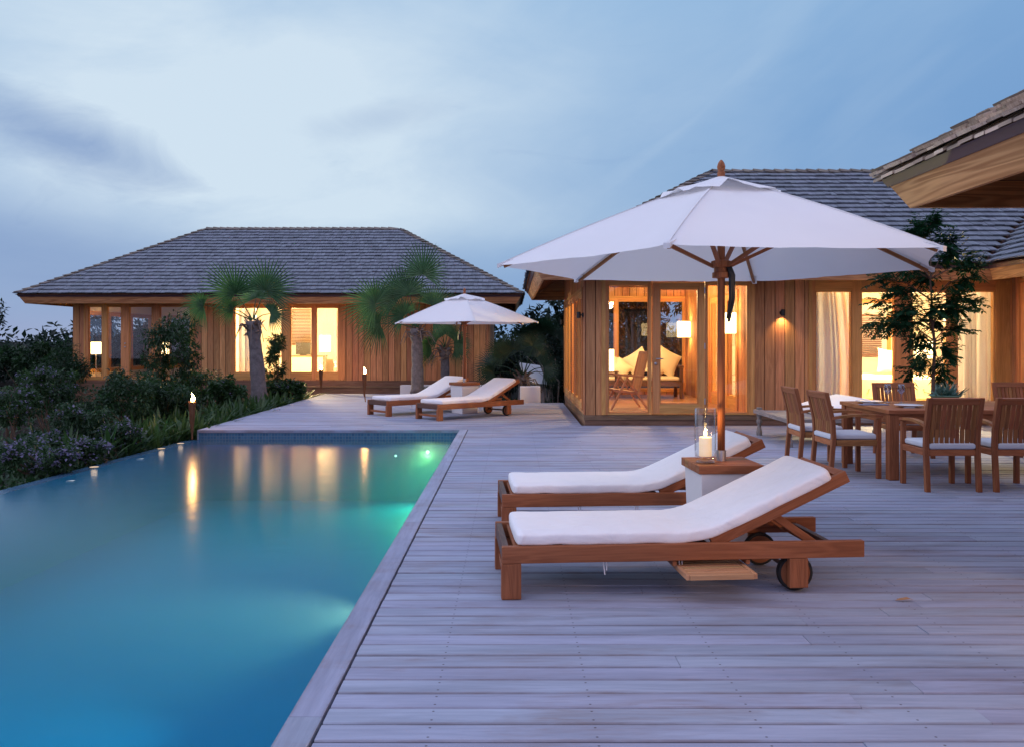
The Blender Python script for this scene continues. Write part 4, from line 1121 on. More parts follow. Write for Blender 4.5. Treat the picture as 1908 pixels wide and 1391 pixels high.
def wineglass(loc,lab):
    t=thing('wine_glass',lab,'wine glass',loc,0,'wine glasses on the dining table'); p=MB()
    p.lathe([(.001,.0),(.036,.001),(.036,.003),(.008,.008),(.0045,.02),(.004,.085),(.008,.098),(.024,.112),(.038,.135),(.042,.16),(.039,.195),(.035,.215),(.034,.215),(.038,.194),(.0405,.16),(.036,.137),(.022,.116),(.001,.104)],(0,0,0),32)
    p.build('bowl_and_stem',M['wineglass'],t,smooth=True); return t
wineglass((4.36,9.98,TZ),'stemmed wine glass, the one nearer the table end'); wineglass((4.49,9.92,TZ),'stemmed wine glass, the one nearer the plant bowl')
bw=thing('planter_bowl','green ceramic bowl of spiky succulent leaves on the table','bowl',(4.96,9.85,TZ))
p=MB(); p.lathe([(.001,0),(.06,0),(.075,.012),(.15,.075),(.178,.092),(.178,.098),(.168,.098),(.14,.078),(.001,.07)],(0,0,0),40); p.build('dish',M['celadon'],bw,smooth=True)
ag=thing('succulent','spiky blue green succulent rosettes growing in the table bowl','plant',(4.96,9.85,TZ+.075)); p=MB(); ra_=random.Random(8)
for i in range(90):
    a=ra_.uniform(0,6.28); e=ra_.uniform(.15,1.25); L=ra_.uniform(.10,.22); o=Vector((ra_.uniform(-.10,.10),ra_.uniform(-.08,.08),0))
    d=Vector((math.cos(a)*math.cos(e),math.sin(a)*math.cos(e),math.sin(e))); sd=Vector((-math.sin(a),math.cos(a),0))
    q=[o-sd*.012,o+sd*.012,o+d*L*.5+sd*.014,o+d*L,o+d*L*.5-sd*.014]; mid=o+d*L*.45-Vector((0,0,.008))
    p.faces(q+[mid],[(0,1,5),(1,2,5),(2,3,5),(3,4,5),(4,0,5)])
p.build('rosette',M['agave'],ag,solid=.004)

# weathered daybed with turned legs
db=thing('daybed','weathered grey daybed on turned legs with white mattress against the villa wall','daybed',(4.35,12.4,0))
dx0,dx1,dy0,dy1=3.74,4.98,11.70,13.14
for q_ in ((dx0-.03,dx0+.09,dy0-.10,dy1+.10,.335,.395),(dx1-.06,dx1+.03,dy0-.10,dy1+.06,.335,.395),(dx0+.092,dx1-.062,dy0-.02,dy0+.05,.33,.385),(dx0+.092,dx1-.062,dy1-.05,dy1+.02,.33,.385)):
    f=MB(); f.box(*q_); f.build('frame_rail',M['driftwood'],db,True,bevel=.008)
f=MB(); y=dy0+.055
while y<dy1-.06: f.box(dx0+.092,dx1-.062,y,y+.085,.355,.388); y+=.09
f.build('slat_bed',M['driftwood'],db,True)
for x,hi in ((dx0+.035,.43),(dx1-.03,.64)):
    for y in (dy0,dy1):
        l=MB(); l.lathe([(.001,0),(.042,0),(.046,.05),(.030,.13),(.026,.17),(.046,.205),(.047,.225),(.032,.25),(.040,.30),(.043,.334)],(x,y,0),12)
        l.box(x-.036,x+.036,y-.036,y+.036,.396,hi); l.build('turned_leg',M['driftwood'],db,True,bevel=.006)
mt=MB(); mt.hexa([(dx0+.55,dy0+.06,.391),(dx1-.08,dy0+.06,.391),(dx1-.08,dy1-.06,.391),(dx0+.55,dy1-.06,.391),(dx0+.58,dy0+.08,.50),(dx1-.05,dy0+.08,.66),(dx1-.05,dy1-.08,.66),(dx0+.58,dy1-.08,.50)])
mt.build('mattress',M['towel'],db,True,bevel=.035,subsurf=1)

# dry leaf on the boards
lf=MB(); lf.faces([(-.05,0,.004),(-.02,-.012,.010),(.03,-.010,.016),(.05,.004,.006),(.02,.014,.018),(-.02,.012,.012)],[(0,1,5),(1,2,4,5),(2,3,4)])
o=lf.build('fallen_leaf',plain('dry_leaf',(.40,.20,.08),.7),solid=.002); o.location=(2.18,4.78,.002); tag(o,'small curled brown dry leaf lying on the open deck boards','leaf')
# ---------------------------------------------------------------- planting
def leaf(mb,p,d,up,L,W):
    d=d.normalized(); s=d.cross(up)
    if s.length<1e-4: s=Vector((1,0,0))
    s.normalize(); n_=s.cross(d); b=len(mb.v)
    q=[p,p+d*L*.45+s*W*.5+n_*L*.06,p+d*L-n_*L*.10,p+d*L*.45-s*W*.5+n_*L*.06]
    mb.v.extend([(a.x,a.y,a.z) for a in q]); mb.f.append((b,b+1,b+2,b+3)); mb.mi.append(mb.cm); mb.uv.extend([(0,0),(.5,1),(1,0),(.5,-1)])
def rdir(r):
    while True:
        v=Vector((r.uniform(-1,1),r.uniform(-1,1),r.uniform(-1,1)))
        if .05<v.length<1: return v.normalized()
def clumps(r,c,rad,k,fill=.75):
    out=[]
    for i in range(k):
        v=rdir(r); f=r.uniform(.35,1)**.6*fill
        out.append((Vector((c.x+v.x*rad.x*f,c.y+v.y*rad.y*f,c.z+v.z*rad.z*f)),r.uniform(.22,.42)*min(rad.x,rad.z)))
    return out
def foliage(mb,r,cl,n_,L,ratio=.45,droop=.2,zmin=None):
    for i in range(n_):
        c,q=r.choice(cl); v=rdir(r); p=c+v*q*r.uniform(.3,1.0)
        if zmin is not None and p.z<zmin: p.z=zmin+r.uniform(0,.15)
        d=(v*.8+rdir(r)*.7+Vector((0,0,-droop))); l=L*r.uniform(.6,1.3)
        leaf(mb,p,d,rdir(r)*.5+Vector((0,0,1)),l,l*ratio*r.uniform(.8,1.2))
def shrub(name,label,px,ptop,pbot,hw,Y,mat='leaf',n_=2000,L=.07,ratio=.45,k=26,seed=1,flower=0,depth=1.0,stems=5,group='garden shrubs beside the pool',cat='shrub',zb=None,fl_L=.05):
    r=random.Random(seed); x=gx(px,Y); zt_=gz(ptop,Y); zb_=gz(pbot,Y); gd=tz(x,Y)-.03 if zb is None else zb
    c=Vector((0,0,(zt_+zb_)/2-gd)); rad=Vector((hw*Y/F,hw*Y/F*depth,(zt_-zb_)/2))
    t=thing(name,label,cat,(x,Y,gd),0,group)
    cl=clumps(r,c,rad,k); mb=MB(); foliage(mb,r,cl,n_,L,ratio,zmin=.03); f_=mb.build('foliage',M[mat],t)
    sm=MB()
    for i in range(stems):
        q=cl[r.randrange(len(cl))][0]; b=Vector((r.uniform(-.12,.12),r.uniform(-.12,.12),0)); m_=(b+q)*.5+Vector((r.uniform(-.1,.1),r.uniform(-.1,.1),.05))
        sm.tube([b,m_,q],[.022,.014,.006],6)
    sm.build('stem',M['bark2'],t)
    if flower:
        fm=MB()
        for i in range(flower):
            q,rr_=r.choice(cl); v=rdir(r); v.z=abs(v.z)*.8+.1; v.y-=.4; v.normalize(); p=q+v*rr_*1.05
            for j in range(r.randint(3,7)):
                leaf(fm,p+rdir(r)*.035,rdir(r),Vector((0,0,1)),fl_L*r.uniform(.6,1.1),fl_L*.7)
        tag(fm.build('blossom',M['flower'],t),kind='stuff')
    return t
SH=[('tall airy shrub in front of the glowing porch lamps',315,565,760,62,19.5,'leaf',4600,.10,.4,0),
    ('feathery dark shrub at the left corner of the far pavilion',112,622,770,60,21.0,'leaf',4200,.10,.3,0),
    ('broad black green bush in the middle of the garden beyond the pool edge',250,675,805,110,15.5,'leaf',6000,.08,.45,0),
    ('lilac flowering bush lowest beside the vanishing pool edge',75,795,905,85,10.6,'leaf2',4000,.05,.5,130),
    ('lilac flowering bush spreading nearest the pool rim, right of the lowest one',165,810,875,45,11.4,'leaf2',2000,.05,.5,65),
    ('pale flowering bush at the left frame edge, above the lilac ones',20,715,800,70,14.0,'leaf2',3200,.06,.45,45),
    ('rounded glossy bush left of the thick palm trunk',420,697,760,48,18.6,'leaf2',2600,.085,.6,10),
    ('leafy low bush right of the thick palm trunk, under the lit window',535,703,752,45,21.2,'leaf2',2300,.095,.7,26),
    ('tall drooping dark shrub in front of the lit bedroom window',515,600,735,24,22.3,'leaf',1500,.13,.26,0),
    ('mid green bush behind the strap leaved border, left of the flaming torch',330,705,795,52,16.2,'leaf',3400,.07,.45,0),
    ('dense hedge like bush far left, below the tree line',62,632,715,95,23.0,'leaf',6500,.11,.45,0),
    ('low bush with a few lilac blooms between broad bush and pool rim',225,775,850,50,12.6,'leaf',2400,.06,.45,40),
    ('small dark bush in the gap right of the third torch',785,718,752,26,22.4,'leaf',900,.08,.5,0),
    ('yellow green bush with pale blossom behind the left flower bushes',95,675,765,75,17.0,'leaf2',3600,.07,.5,60),
    ('leafy bush tucked under the porch sill, left of the round bush',375,680,755,42,21.0,'leaf',2600,.08,.5,0),
    ('dark bush overhanging the vanishing pool edge near its middle',150,740,845,75,13.2,'leaf',4000,.06,.45,22)]
for i,(lab,px,pt,pb,hw,Y,mt_,n_,L,ra__,fw) in enumerate(SH):
    shrub('shrub',lab,px,pt,pb,hw,Y,mt_,n_,L,ra__,k=28 if hw>40 else 18,seed=50+i,flower=fw)
GAP=[('tall black green shrub filling the gap between both houses',1022,615,745,42,24.5),('dark shrub beside the villa corner, behind the spiky palm',1050,660,755,30,22.2),('dark leafy shrub at the right end of the far pavilion',945,640,740,34,23.2)]
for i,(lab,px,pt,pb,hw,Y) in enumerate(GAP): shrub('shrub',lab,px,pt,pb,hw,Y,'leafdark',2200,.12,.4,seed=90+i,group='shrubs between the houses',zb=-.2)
sm=MB(); r=random.Random(3)
for i in range(16):
    b=Vector((r.uniform(.9,1.25),r.uniform(21.6,23),-.2)); sm.tube([b,b+Vector((r.uniform(-.2,.1),0,.6)),b+Vector((r.uniform(-.6,.0),0,r.uniform(.9,1.3)))],[.014,.01,.005],5)
o=sm.build('bare_stems',M['driftwood']); tag(o,'pale bare leaning stems of a shrub in the dark gap between the houses','shrub')

# strap-leaved border
def lily(seed,scale=1.0):
    r=random.Random(seed); mb=MB()
    for i in range(30):
        a=r.uniform(0,6.28); L=r.uniform(.35,.62)*scale; lean=r.uniform(.15,1.0); o=Vector((r.uniform(-.07,.07),r.uniform(-.07,.07),0)); h=Vector((math.cos(a),math.sin(a),0)); sd=Vector((-h.y,h.x,0)); pts=[]
        for k in range(6):
            f=k/5; pts.append(o+h*(L*lean*f*(.5+.5*f))+Vector((0,0,L*(f-.45*lean*f*f))))
        W=r.uniform(.012,.02)*scale; vs=[]
        for k,p in enumerate(pts):
            ww=W*(.7+.6*math.sin(math.pi*min(1,k/5*.9)))*(1 if k<5 else .08); vs+= [p-sd*ww,p-Vector((0,0,.004))+h*.002,p+sd*ww]
        fs=[]
        for k in range(5): fs+= [(3*k,3*k+3,3*k+4,3*k+1),(3*k+1,3*k+4,3*k+5,3*k+2)]
        mb.faces(vs,fs)
    return mb
lm=[lily(s).build('strap_lily',M['lily']) for s in (1,2,3,4)]
r=random.Random(77); k=0
LABL='strappy green lily clump in the border along the far deck and pool edge'
pos=[]
Y=11.2
while Y<22.6:
    pos.append((lx(min(Y,PY))-.40-r.uniform(0,.25) if Y<PY else -5.32-r.uniform(0,.25),Y))
    if r.random()<.8 : pos.append(((lx(min(Y,PY)) if Y<PY else -5.0)-.85-r.uniform(0,.4),Y+.2))
    Y+=.30
for i,(x,y) in enumerate(pos):
    if i<4: o=lm[i]
    else: o=lm[i%4].copy(); COL.objects.link(o)
    o.location=(x,y,tz(x,y)-.02+ (.0)); o.rotation_euler=(0,0,r.uniform(0,6.28)); s=r.uniform(.8,1.25); o.scale=(s,s,s); tag(o,LABL,'lily','lily clumps in the border')
gc=MB(); r=random.Random(5)
for i in range(9000):
    y=r.uniform(9.5,23.4); x=-5.25-abs(r.gauss(0,1))*2.2
    if y<PY: x=min(x,lx(y)-.35)
    z=tz(x,y); leaf(gc,Vector((x,y,z+r.uniform(0,.10))),rdir(r)+Vector((0,0,.6)),Vector((0,0,1)),r.uniform(.06,.13),.045)
for i in range(2500):
    x=r.uniform(-2.5,1.2); y=r.uniform(20.6,23.6); z=-.28; leaf(gc,Vector((x,y,z+r.uniform(0,.15))),rdir(r)+Vector((0,0,.6)),Vector((0,0,1)),r.uniform(.06,.13),.045)
for i in range(26000):
    y=r.uniform(-3,15); x=-6.6-abs(r.gauss(0,1))*9
    z=tz(x,y); leaf(gc,Vector((x,y,z+r.uniform(0,.32))),rdir(r)+Vector((0,0,.6)),Vector((0,0,1)),r.uniform(.14,.28),.10)
for i in range(9000):
    y=r.uniform(14,34); x=r.uniform(-30,-8); z=tz(x,y); leaf(gc,Vector((x,y,z+r.uniform(0,.35))),rdir(r)+Vector((0,0,.6)),Vector((0,0,1)),r.uniform(.12,.25),.09)
tag(gc.build('ground_cover',M['leaf']),'low dark leafy ground cover between the shrubs','ground cover',kind='stuff')

# far woodland and the trees close behind the houses
fw=MB(); r=random.Random(15); cl=[]
for i in range(620):
    x=r.uniform(-48,34); y=r.uniform(36,46); h=1.0+.7*r.random()+.4*math.sin(x*.35)+.3*math.sin(x*.9+1); cl.append((Vector((x,y,h*r.uniform(.3,1.0))),r.uniform(.6,1.2)))
foliage(fw,r,cl,60000,.36,.5,zmin=-.2)
tag(fw.build('far_woodland',M['leafdark']),'dark low woodland on the horizon','woodland',kind='stuff')
def tree(label,x,y,zb,h,cr,n_,mat,seed,L=.2,group='trees behind the houses'):
    r=random.Random(seed); t=thing('tree',label,'tree',(x,y,zb),0,group)
    tk=MB(); tk.tube([(0,0,0),(.08,0,h*.35),(0,.05,h*.7)],[.10,.075,.04],8)
    cl=clumps(r,Vector((0,0,h-cr*.75)),Vector((cr,cr,cr*.8)),22)
    for c,q in cl[:9]: tk.tube([(.05,0,h*.35),(c*.5+Vector((0,0,h*.2))),c],[.04,.025,.008],5)
    tk.build('trunk',M['bark2'],t); mb=MB(); foliage(mb,r,cl,n_,L,.45); mb.build('crown',M[mat],t); return t
tree('slender tree rising above the woodland at the left frame edge',-24.3,40,-.2,3.6,.95,900,'leafdark',1)
tree('pale wind blown treetop just left of the far pavilion wall',-16.2,34,-.3,3.1,.8,500,'leafdark',2)
for i,(x,y,h,lab) in enumerate(((1.6,26.5,3.4,'dark tree behind the villa porch, seen through its left glass'),(3.6,25.8,3.9,'dark tree behind the villa porch, seen through the glass door'),(6.2,27,4.0,'dark tree hidden mostly behind the villa roof'),(-13.4,33,2.9,'dark tree seen through the left porch glass of the far pavilion'),(-10.2,34,3.0,'dark tree seen through the right porch glass of the far pavilion'))):
    tree(lab,x,y,-.2,h,1.5,2200,'leafdark',20+i,.22)

# fan palms
def fan(mb,tp,o,d,side,L,nb,r,droop,spread=R(112)):
    up=side.cross(d).normalized()
    for i in range(nb):
        f=(i+.5)/nb*2-1; a=f*spread; l=L*(1-.28*abs(f)**2)*r.uniform(.92,1.04)
        e=(d*math.cos(a)+side*math.sin(a)).normalized(); s2=up.cross(e).normalized(); w=.017*L/.75
        pts=[]
        for k in range(5):
            q=k/4; p=o+e*l*q+up*(.10*l*math.sin(abs(f)*1.6)*q)+Vector((0,0,-droop*l*.55*q**2.6*(1+.5*r.random())))+up*(.012*(-1)**i*(1-q)); pts.append(p)
        vs=[]
        for k,p in enumerate(pts):
            ww=w*(.35,1.0,.95,.6,.04)[k]; vs+= [p-s2*ww,p-up*ww*.45,p+s2*ww]
        fs=[]
        for k in range(4): fs+= [(3*k,3*k+3,3*k+4,3*k+1),(3*k+1,3*k+4,3*k+5,3*k+2)]
        mb.faces(vs,fs)
def palm(label,px,pbase,ptop,Y,rad0,rad1,fronds,seed,lean=0.0,zb=None,boot=.30,bend=0.0,mat='palmleaf'):
    r=random.Random(seed); x=gx(px,Y); zt_=gz(ptop,Y); z0=gz(pbase,Y) if zb is None else zb
    t=thing('fan_palm',label,'palm tree',(x,Y,z0),0,'fan palms in front of the far pavilion')
    H=zt_-z0; tk=MB(); n_=14; pts=[]; rd_=[]
    for i in range(n_+1):
        f=i/n_; pts.append((lean*f+bend*math.sin(f*math.pi),.03*math.sin(f*4),H*f)); rd_.append(rad0+(rad1-rad0)*f**.8+r.uniform(-.006,.012)+(rad0*.25 if i==0 else 0)+(.035 if f>.8 else 0))
    tk.tube(pts,rd_,14); tk.build('trunk',M['bark'],t,smooth=True)
    top=Vector(pts[-1]); bo=MB()
    for i in range(34):
        a=r.uniform(0,6.28); z=-boot*r.random()*1.0; h=Vector((math.cos(a),math.sin(a),0)); p=top+Vector((0,0,z))+h*rad1*.75
        e=h*r.uniform(.4,1.0)+Vector((0,0,r.uniform(-.4,1.0))); L=r.uniform(.12,.32); sd=Vector((-h.y,h.x,0))*r.uniform(.03,.055)
        bo.hexa([p-sd,p+sd,p+sd*.5+e*L,p-sd*.5+e*L]+[q_+h*.02+Vector((0,0,.012)) for q_ in (p-sd,p+sd,p+sd*.5+e*L,p-sd*.5+e*L)])
    for i in range(7):
        a=r.uniform(0,6.28); h=Vector((math.cos(a),math.sin(a),0)); p=top+Vector((0,0,-boot*.4)); L=r.uniform(.3,.5)
        bo.tube([p+h*rad1,p+h*(rad1+L*.4)+Vector((0,0,.05)),p+h*(rad1+L*.8)+Vector((0,0,-.12-.3*r.random()))],[.016,.012,.008],5)
    bo.build('leaf_bases',M['boot'],t)
    cr=MB()
    for (ax_,az_,ln,fr,dr) in fronds:
        # ax_ : lean to the right (+) in the picture plane, az_ : away/toward, ln petiole length, fr fan radius
        d=Vector((math.sin(ax_)*math.cos(az_),math.sin(az_),math.cos(ax_)*math.cos(az_))).normalized()
        p0=top+d*.03; p1=top+d*ln*.55+Vector((0,0,.02)); p2=top+d*ln+Vector((0,0,-.10*ln*abs(math.sin(ax_))))
        cr.tube([p0,p1,p2],[.017,.012,.009],6)
        dd=(p2-p1).normalized(); sd=dd.cross(rdir(r)*.45+Vector((0,-1,.10))).normalized(); fan(cr,None,p2,dd,sd,fr,34,r,dr)
    cr.build('crown',M[mat],t)
    return t
def spread_fr(r,n_,ln,fr,amax=2.0,dr=.35):
    o=[]
    for i in range(n_):
        ax_=-amax+2*amax*(i+.5)/n_+r.uniform(-.15,.15); o.append((ax_,r.uniform(-.7,.7),ln*r.uniform(.75,1.15),fr*r.uniform(.85,1.1),dr*r.uniform(.6,1.3)+.25*(abs(ax_)>1.2)))
    return o
r=random.Random(12)
palm('thick trunked fan palm in the garden, left of the lit bedroom window',484,757,598,20.0,.205,.125,
     [(-.48,-.25,.78,.95,.10),(.40,-.1,.80,.92,.10),(-1.18,.0,1.25,.62,.5),(.0,.40,.60,.85,.10),(1.05,.3,.45,.60,.3),(-.9,-.4,.55,.5,.3)],4,lean=-.15,bend=.0)
palm('tall fan palm with grey trunk behind the lounger headrest, left of the small parasol',778,732,612,21.6,.155,.13,
     [(-.95,-.2,1.25,.92,.25),(-.45,.1,.95,.95,.15),(.14,-.2,1.40,.95,.10),(.55,.2,.75,.78,.2),(-1.35,.2,1.0,.75,.55),(-.70,-.4,.50,.75,.3),(1.0,.2,.5,.6,.4),(-.72,.3,1.05,.85,.3),(-.2,.0,.95,.8,.15)],5,lean=-.02)
palm('short young fan palm right behind the small parasol pole',829,722,648,22.3,.12,.10,spread_fr(r,8,.40,.50,1.9),6)
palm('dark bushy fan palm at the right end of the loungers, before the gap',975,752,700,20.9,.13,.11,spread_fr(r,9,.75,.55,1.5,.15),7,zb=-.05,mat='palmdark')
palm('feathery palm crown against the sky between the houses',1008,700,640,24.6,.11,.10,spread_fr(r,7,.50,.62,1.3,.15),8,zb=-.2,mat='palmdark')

# low white planter walls behind the far loungers
def pwall(label,x0,x1,y0,y1,z1):
    b=MB(); b.box(x0,x1,y0,y1,-.3,z1); o=b.build('planter_wall',M['white_plaster'],bevel=.012); tag(o,label,'garden wall')
pwall('low white rendered wall behind the thick grey palm trunk',-3.0,-.55,22.9,23.15,.26)
pwall('white rendered block beside the dark palm at the end of the deck',.18,.66,20.25,20.7,.36)
b=MB(); b.obox((.52,21.6,.60),(.55,.8,.05),Euler((R(35),R(8),R(20))).to_matrix()); b.box(.25,.80,21.5,21.9,-.3,.42); o=b.build('roof_vent',plain('pale_sheet',(.5,.52,.56),.5)); tag(o,'small tilted pale panel on a low box beside the dark palm','panel')

# the small broadleaf tree behind the dining table
t=thing('potted_tree','slim small leaved tree standing behind the dining table, dark against the glowing curtains','tree',(5.80,11.85,0))
r=random.Random(31)
pot=MB(); pot.lathe([(.001,.0),(.17,.0),(.20,.06),(.235,.34),(.25,.36),(.25,.40),(.225,.40),(.22,.36),(.001,.35)],(0,0,0),28); pot.build('pot',M['terracotta'],t,smooth=True)
def T(px,py,dy=0): return Vector((gx(px,11.85+dy)-5.80,dy,gz(py,11.85+dy)))
tk=MB(); main=[Vector((.02,0,.36)),T(1738,740),T(1739,700),T(1741,660),T(1741,635),T(1738,612),T(1733,590),T(1736,560,.05),T(1733,520),T(1735,470,-.1),T(1732,430)]
tk.tube(main,[.030,.027,.024,.022,.020,.018,.016,.013,.010,.007,.004],9)
tips=[]
br=[(4,1650,600,-.2),(3,1700,690,.1),(5,1640,560,.15),(5,1690,600,-.25),(4,1765,660,.1),(4,1785,612,.2),(6,1800,575,-.1),(6,1775,560,.25),(7,1640,520,-.1),(7,1670,545,.2),(7,1800,520,.1),(8,1690,490,-.2),(8,1765,480,.2),(8,1650,500,.25),(9,1700,440,.1),(9,1770,450,-.15),(9,1800,480,.1),(10,1740,415,0),(10,1715,425,.1),(5,1700,640,.3),(6,1690,575,-.3),(3,1755,700,.05),(4,1715,660,-.15),(6,1625,600,.0),(7,1815,560,.0),(8,1820,500,0),(5,1745,600,.2),(6,1745,575,-.2),(8,1720,520,.2)]
for (i0,px,py,dy) in br:
    a=main[i0]; b_=T(px,py,dy); mid=(a+b_)*.5+Vector((0,0,.10)); tk.tube([a,mid,b_],[.011,.007,.003],5)
    tips.append((a,mid,b_))
tk.build('trunk',M['bark2'],t,smooth=True)
cr=MB()
for (a,mid,b_) in tips:
    nt_=25
    for j in range(nt_):
        f=.42+.72*(j/nt_); p=(a*(1-f)**2+mid*2*f*(1-f)+b_*f*f) if f<1 else b_+ (b_-mid)*(f-1)
        # a twig with paired leaflets, streaming a little in the wind
        e=(rdir(r)+(b_-a).normalized()*.7+Vector((0,0,-.25))).normalized(); L=r.uniform(.10,.26); s=e.cross(Vector((0,0,1)))
        if s.length<.01: s=Vector((1,0,0))
        s.normalize(); 
        for q in range(7):
            o=p+e*L*(q+1)/7+rdir(r)*.008
            for sg in (-1,1): leaf(cr,o,(s*sg+e*.5+Vector((0,0,-.2))),Vector((0,0,1)),r.uniform(.06,.105),.036)
        leaf(cr,p+e*L,e,Vector((0,0,1)),.055,.022)
cr.build('crown',M['treeleaf'],t)

# ---------------------------------------------------------------- torches, rim glints, petals
def torch(label,px,pflame,pbase,Y,W,lit=8,zb=None,lean=0.0):
    x=gx(px,Y); z0=gz(pbase,Y) if zb is None else zb; zf_=gz(pflame,Y); H=zf_-z0
    t=thing('garden_torch',label,'torch',(x,Y,z0),0,'burning bamboo garden torches')
    p=MB(); p.tube([(lean,0,-.05),(0,0,H-.45*W/.12)],[.012,.014],8); p.build('pole',M['bamboo'],t)
    b=MB(); zt_=H-.05; k=W/.12
    pr=[(.012,zt_-.52*k),(.022,zt_-.40*k),(.036,zt_-.22*k),(.047,zt_-.05*k),(.050,zt_),(.040,zt_+.003),(.02,zt_-.01)]
    b.lathe([(a*k,c) for a,c in pr],(0,0,0),14)
    for i in range(9): 
        a=i/9*6.283
        for sg in (-1,1): b.tube([(k*.015*math.cos(a),k*.015*math.sin(a),zt_-.5*k),(k*.040*math.cos(a+sg*.5),k*.040*math.sin(a+sg*.5),zt_-.24*k),(k*.054*math.cos(a+sg),k*.054*math.sin(a+sg),zt_)],.004*k,4)
    b.build('woven_holder',M['bamboo'],t)
    f=MB(); s=.9*k
    f.lathe([(.004,zt_+.005),(.026*s,zt_+.02*s),(.034*s,zt_+.05*s),(.026*s,zt_+.085*s),(.012*s,zt_+.12*s),(.002,zt_+.16*s)],(0,0,0),12); f.v=[(a+.02*s*math.sin((c-zt_)*25),b_,c) for a,b_,c in f.v]; f.build('flame',M['torchflame'],t,smooth=True)
    light('torch_light','POINT',(x-.0,Y,z0+H+.12),lit,(1,.48,.14),t,shadow_soft_size=.05)
torch('flaming bamboo torch at the pool corner, beside the strap leaved border',358,742,812,13.75,.12,9)
torch('slim burning torch in front of the right hand lit window pane',598,686,733,23.1,.12,5)
torch('burning torch standing on the deck left of the far loungers',679,692,748,20.35,.125,6,zb=0,lean=.03)
for i,(px,py,Y,lab) in enumerate(((197,864,10.9,'flat glowing disc made as a glint on the pool rim, nearest the viewer'),(318,828,12.75,'flat glowing disc made as a glint on the pool rim, the middle one'),(346,819,13.4,'small glowing disc made as a glint on the pool rim near the torch'))):
    x=lx(Y)-.07; t=thing('rim_glint',lab,'light',(x,Y,WZ-.004),0,'glowing glint discs along the vanishing pool edge')
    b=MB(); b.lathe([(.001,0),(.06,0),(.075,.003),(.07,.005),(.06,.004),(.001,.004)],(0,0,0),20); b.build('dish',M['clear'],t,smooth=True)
    g_=MB(); g_.lathe([(.055,.005),(.045,.007),(.03,.008),(.001,.008)],(0,0,0),18); g_.build('glow',M['rimglow'],t,smooth=True)  # glint on the wet rim, imitated by a glowing disc
    light('rim_glint_fill','POINT',(x,Y,WZ+.08),.12 if i<2 else .08,(1,.72,.45),t,shadow_soft_size=.04)  # faint lamp added over the glint disc
for (px,py,lab) in ((131,896,'small pale petal floating on the pool, nearer one'),(261,855,'small pale petal floating on the pool, farther one')):
    Y=F*(EYE-WZ)/(py-HY); b=MB(); b.faces([(-.05,0,0),(-.02,-.03,.006),(.04,-.015,.003),(.05,.01,.008),(.0,.035,.004)],[(0,1,2,3,4)]); o=b.build('petal',plain('pale_petal',(.62,.66,.55),.6),solid=.003); o.location=(gx(px,Y),Y,WZ+.004); tag(o,lab,'petal')

# pool lamps set in the right wall and the far wall
PB=bpy.data.objects['pool_basin']
for i,(Y,e) in enumerate(((.6,1.5),(3.0,2),(5.5,480),(8.1,90),(10.6,70))):
    b=MB(); b.tube([(PX-.002,Y,-.29),(PX-.02,Y,-.29)],.07,20); l=b.build('pool_lamp',M['poolglow'],PB)
    light('pool_spot','SPOT',(PX-.04,Y,-.29),e,(1,.80,.30) if Y>7 else (1,.93,.74),PB,spot_size=R(62 if Y<12 else 105),spot_blend=1.0,shadow_soft_size=.06,aim=(-1,.0,-.10))
b=MB(); b.tube([(-1.9,PY-.002,-.42),(-1.9,PY-.012,-.42)],.018,16); b.build('pool_lamp',M['poolglow'],PB)
light('pool_spot','SPOT',(-1.9,PY-.05,-.42),45,(1,.90,.55),PB,spot_size=R(70),spot_blend=.9,shadow_soft_size=.05,aim=(-1,-.5,-.1))
b=MB(); b.tube([(-1.38,PY-.002,-.36),(-1.38,PY-.014,-.36)],.03,16); b.build('pool_lamp',M['poolglow'],PB)
light('pool_spot','SPOT',(-1.38,PY-.06,-.36),620,(1,.74,.26),PB,spot_size=R(150),spot_blend=1.0,shadow_soft_size=.06,aim=(.05,-1,-.25))
# ---------------------------------------------------------------- wall lamps outside
def spotlamp(label,x,y,z,axis,energy):
    t=thing('wall_lamp',label,'wall lamp',(x,y,z),0,'black wall spotlights'); dx,dy=(0,-1) if axis=='x' else (-1,0)
    b=MB(); b.tube([(0,0,0),(dx*.03,dy*.03,0)],.04,14); b.tube([(dx*.03,dy*.03,0),(dx*.075,dy*.075,.0)],.014,8); b.build('bracket',M['black'],t)
    c=MB(); c.lathe([(.001,.055),(.03,.055),(.036,.045),(.036,-.055),(.030,-.055),(.028,.0),(.001,.0)],(dx*.085,dy*.085,0),18); c.build('shade',M['black'],t)
    if energy: 
        e=MB(); e.lathe([(.001,-.02),(.024,-.02)],(dx*.085,dy*.085,0),14); e.build('bulb',M['tealight'],t)
        light('wall_spot','SPOT',(x+dx*.085,y+dy*.085,z-.03),energy,(1,.62,.25),t,spot_size=R(105),spot_blend=.7,shadow_soft_size=.02,aim=(-dx*.35,-dy*.35,-1))
spotlamp('small black spotlight glowing down the boards right of the glass door',XR(1455.5),YR-.024,ZR(583),'x',16)
spotlamp('small black spotlight on the villa side wall, by its front corner',vx0-.024,15.0,1.89,'y',0)
spotlamp('small black spotlight on the villa side wall, by its back corner',vx0-.024,20.32,1.88,'y',5)

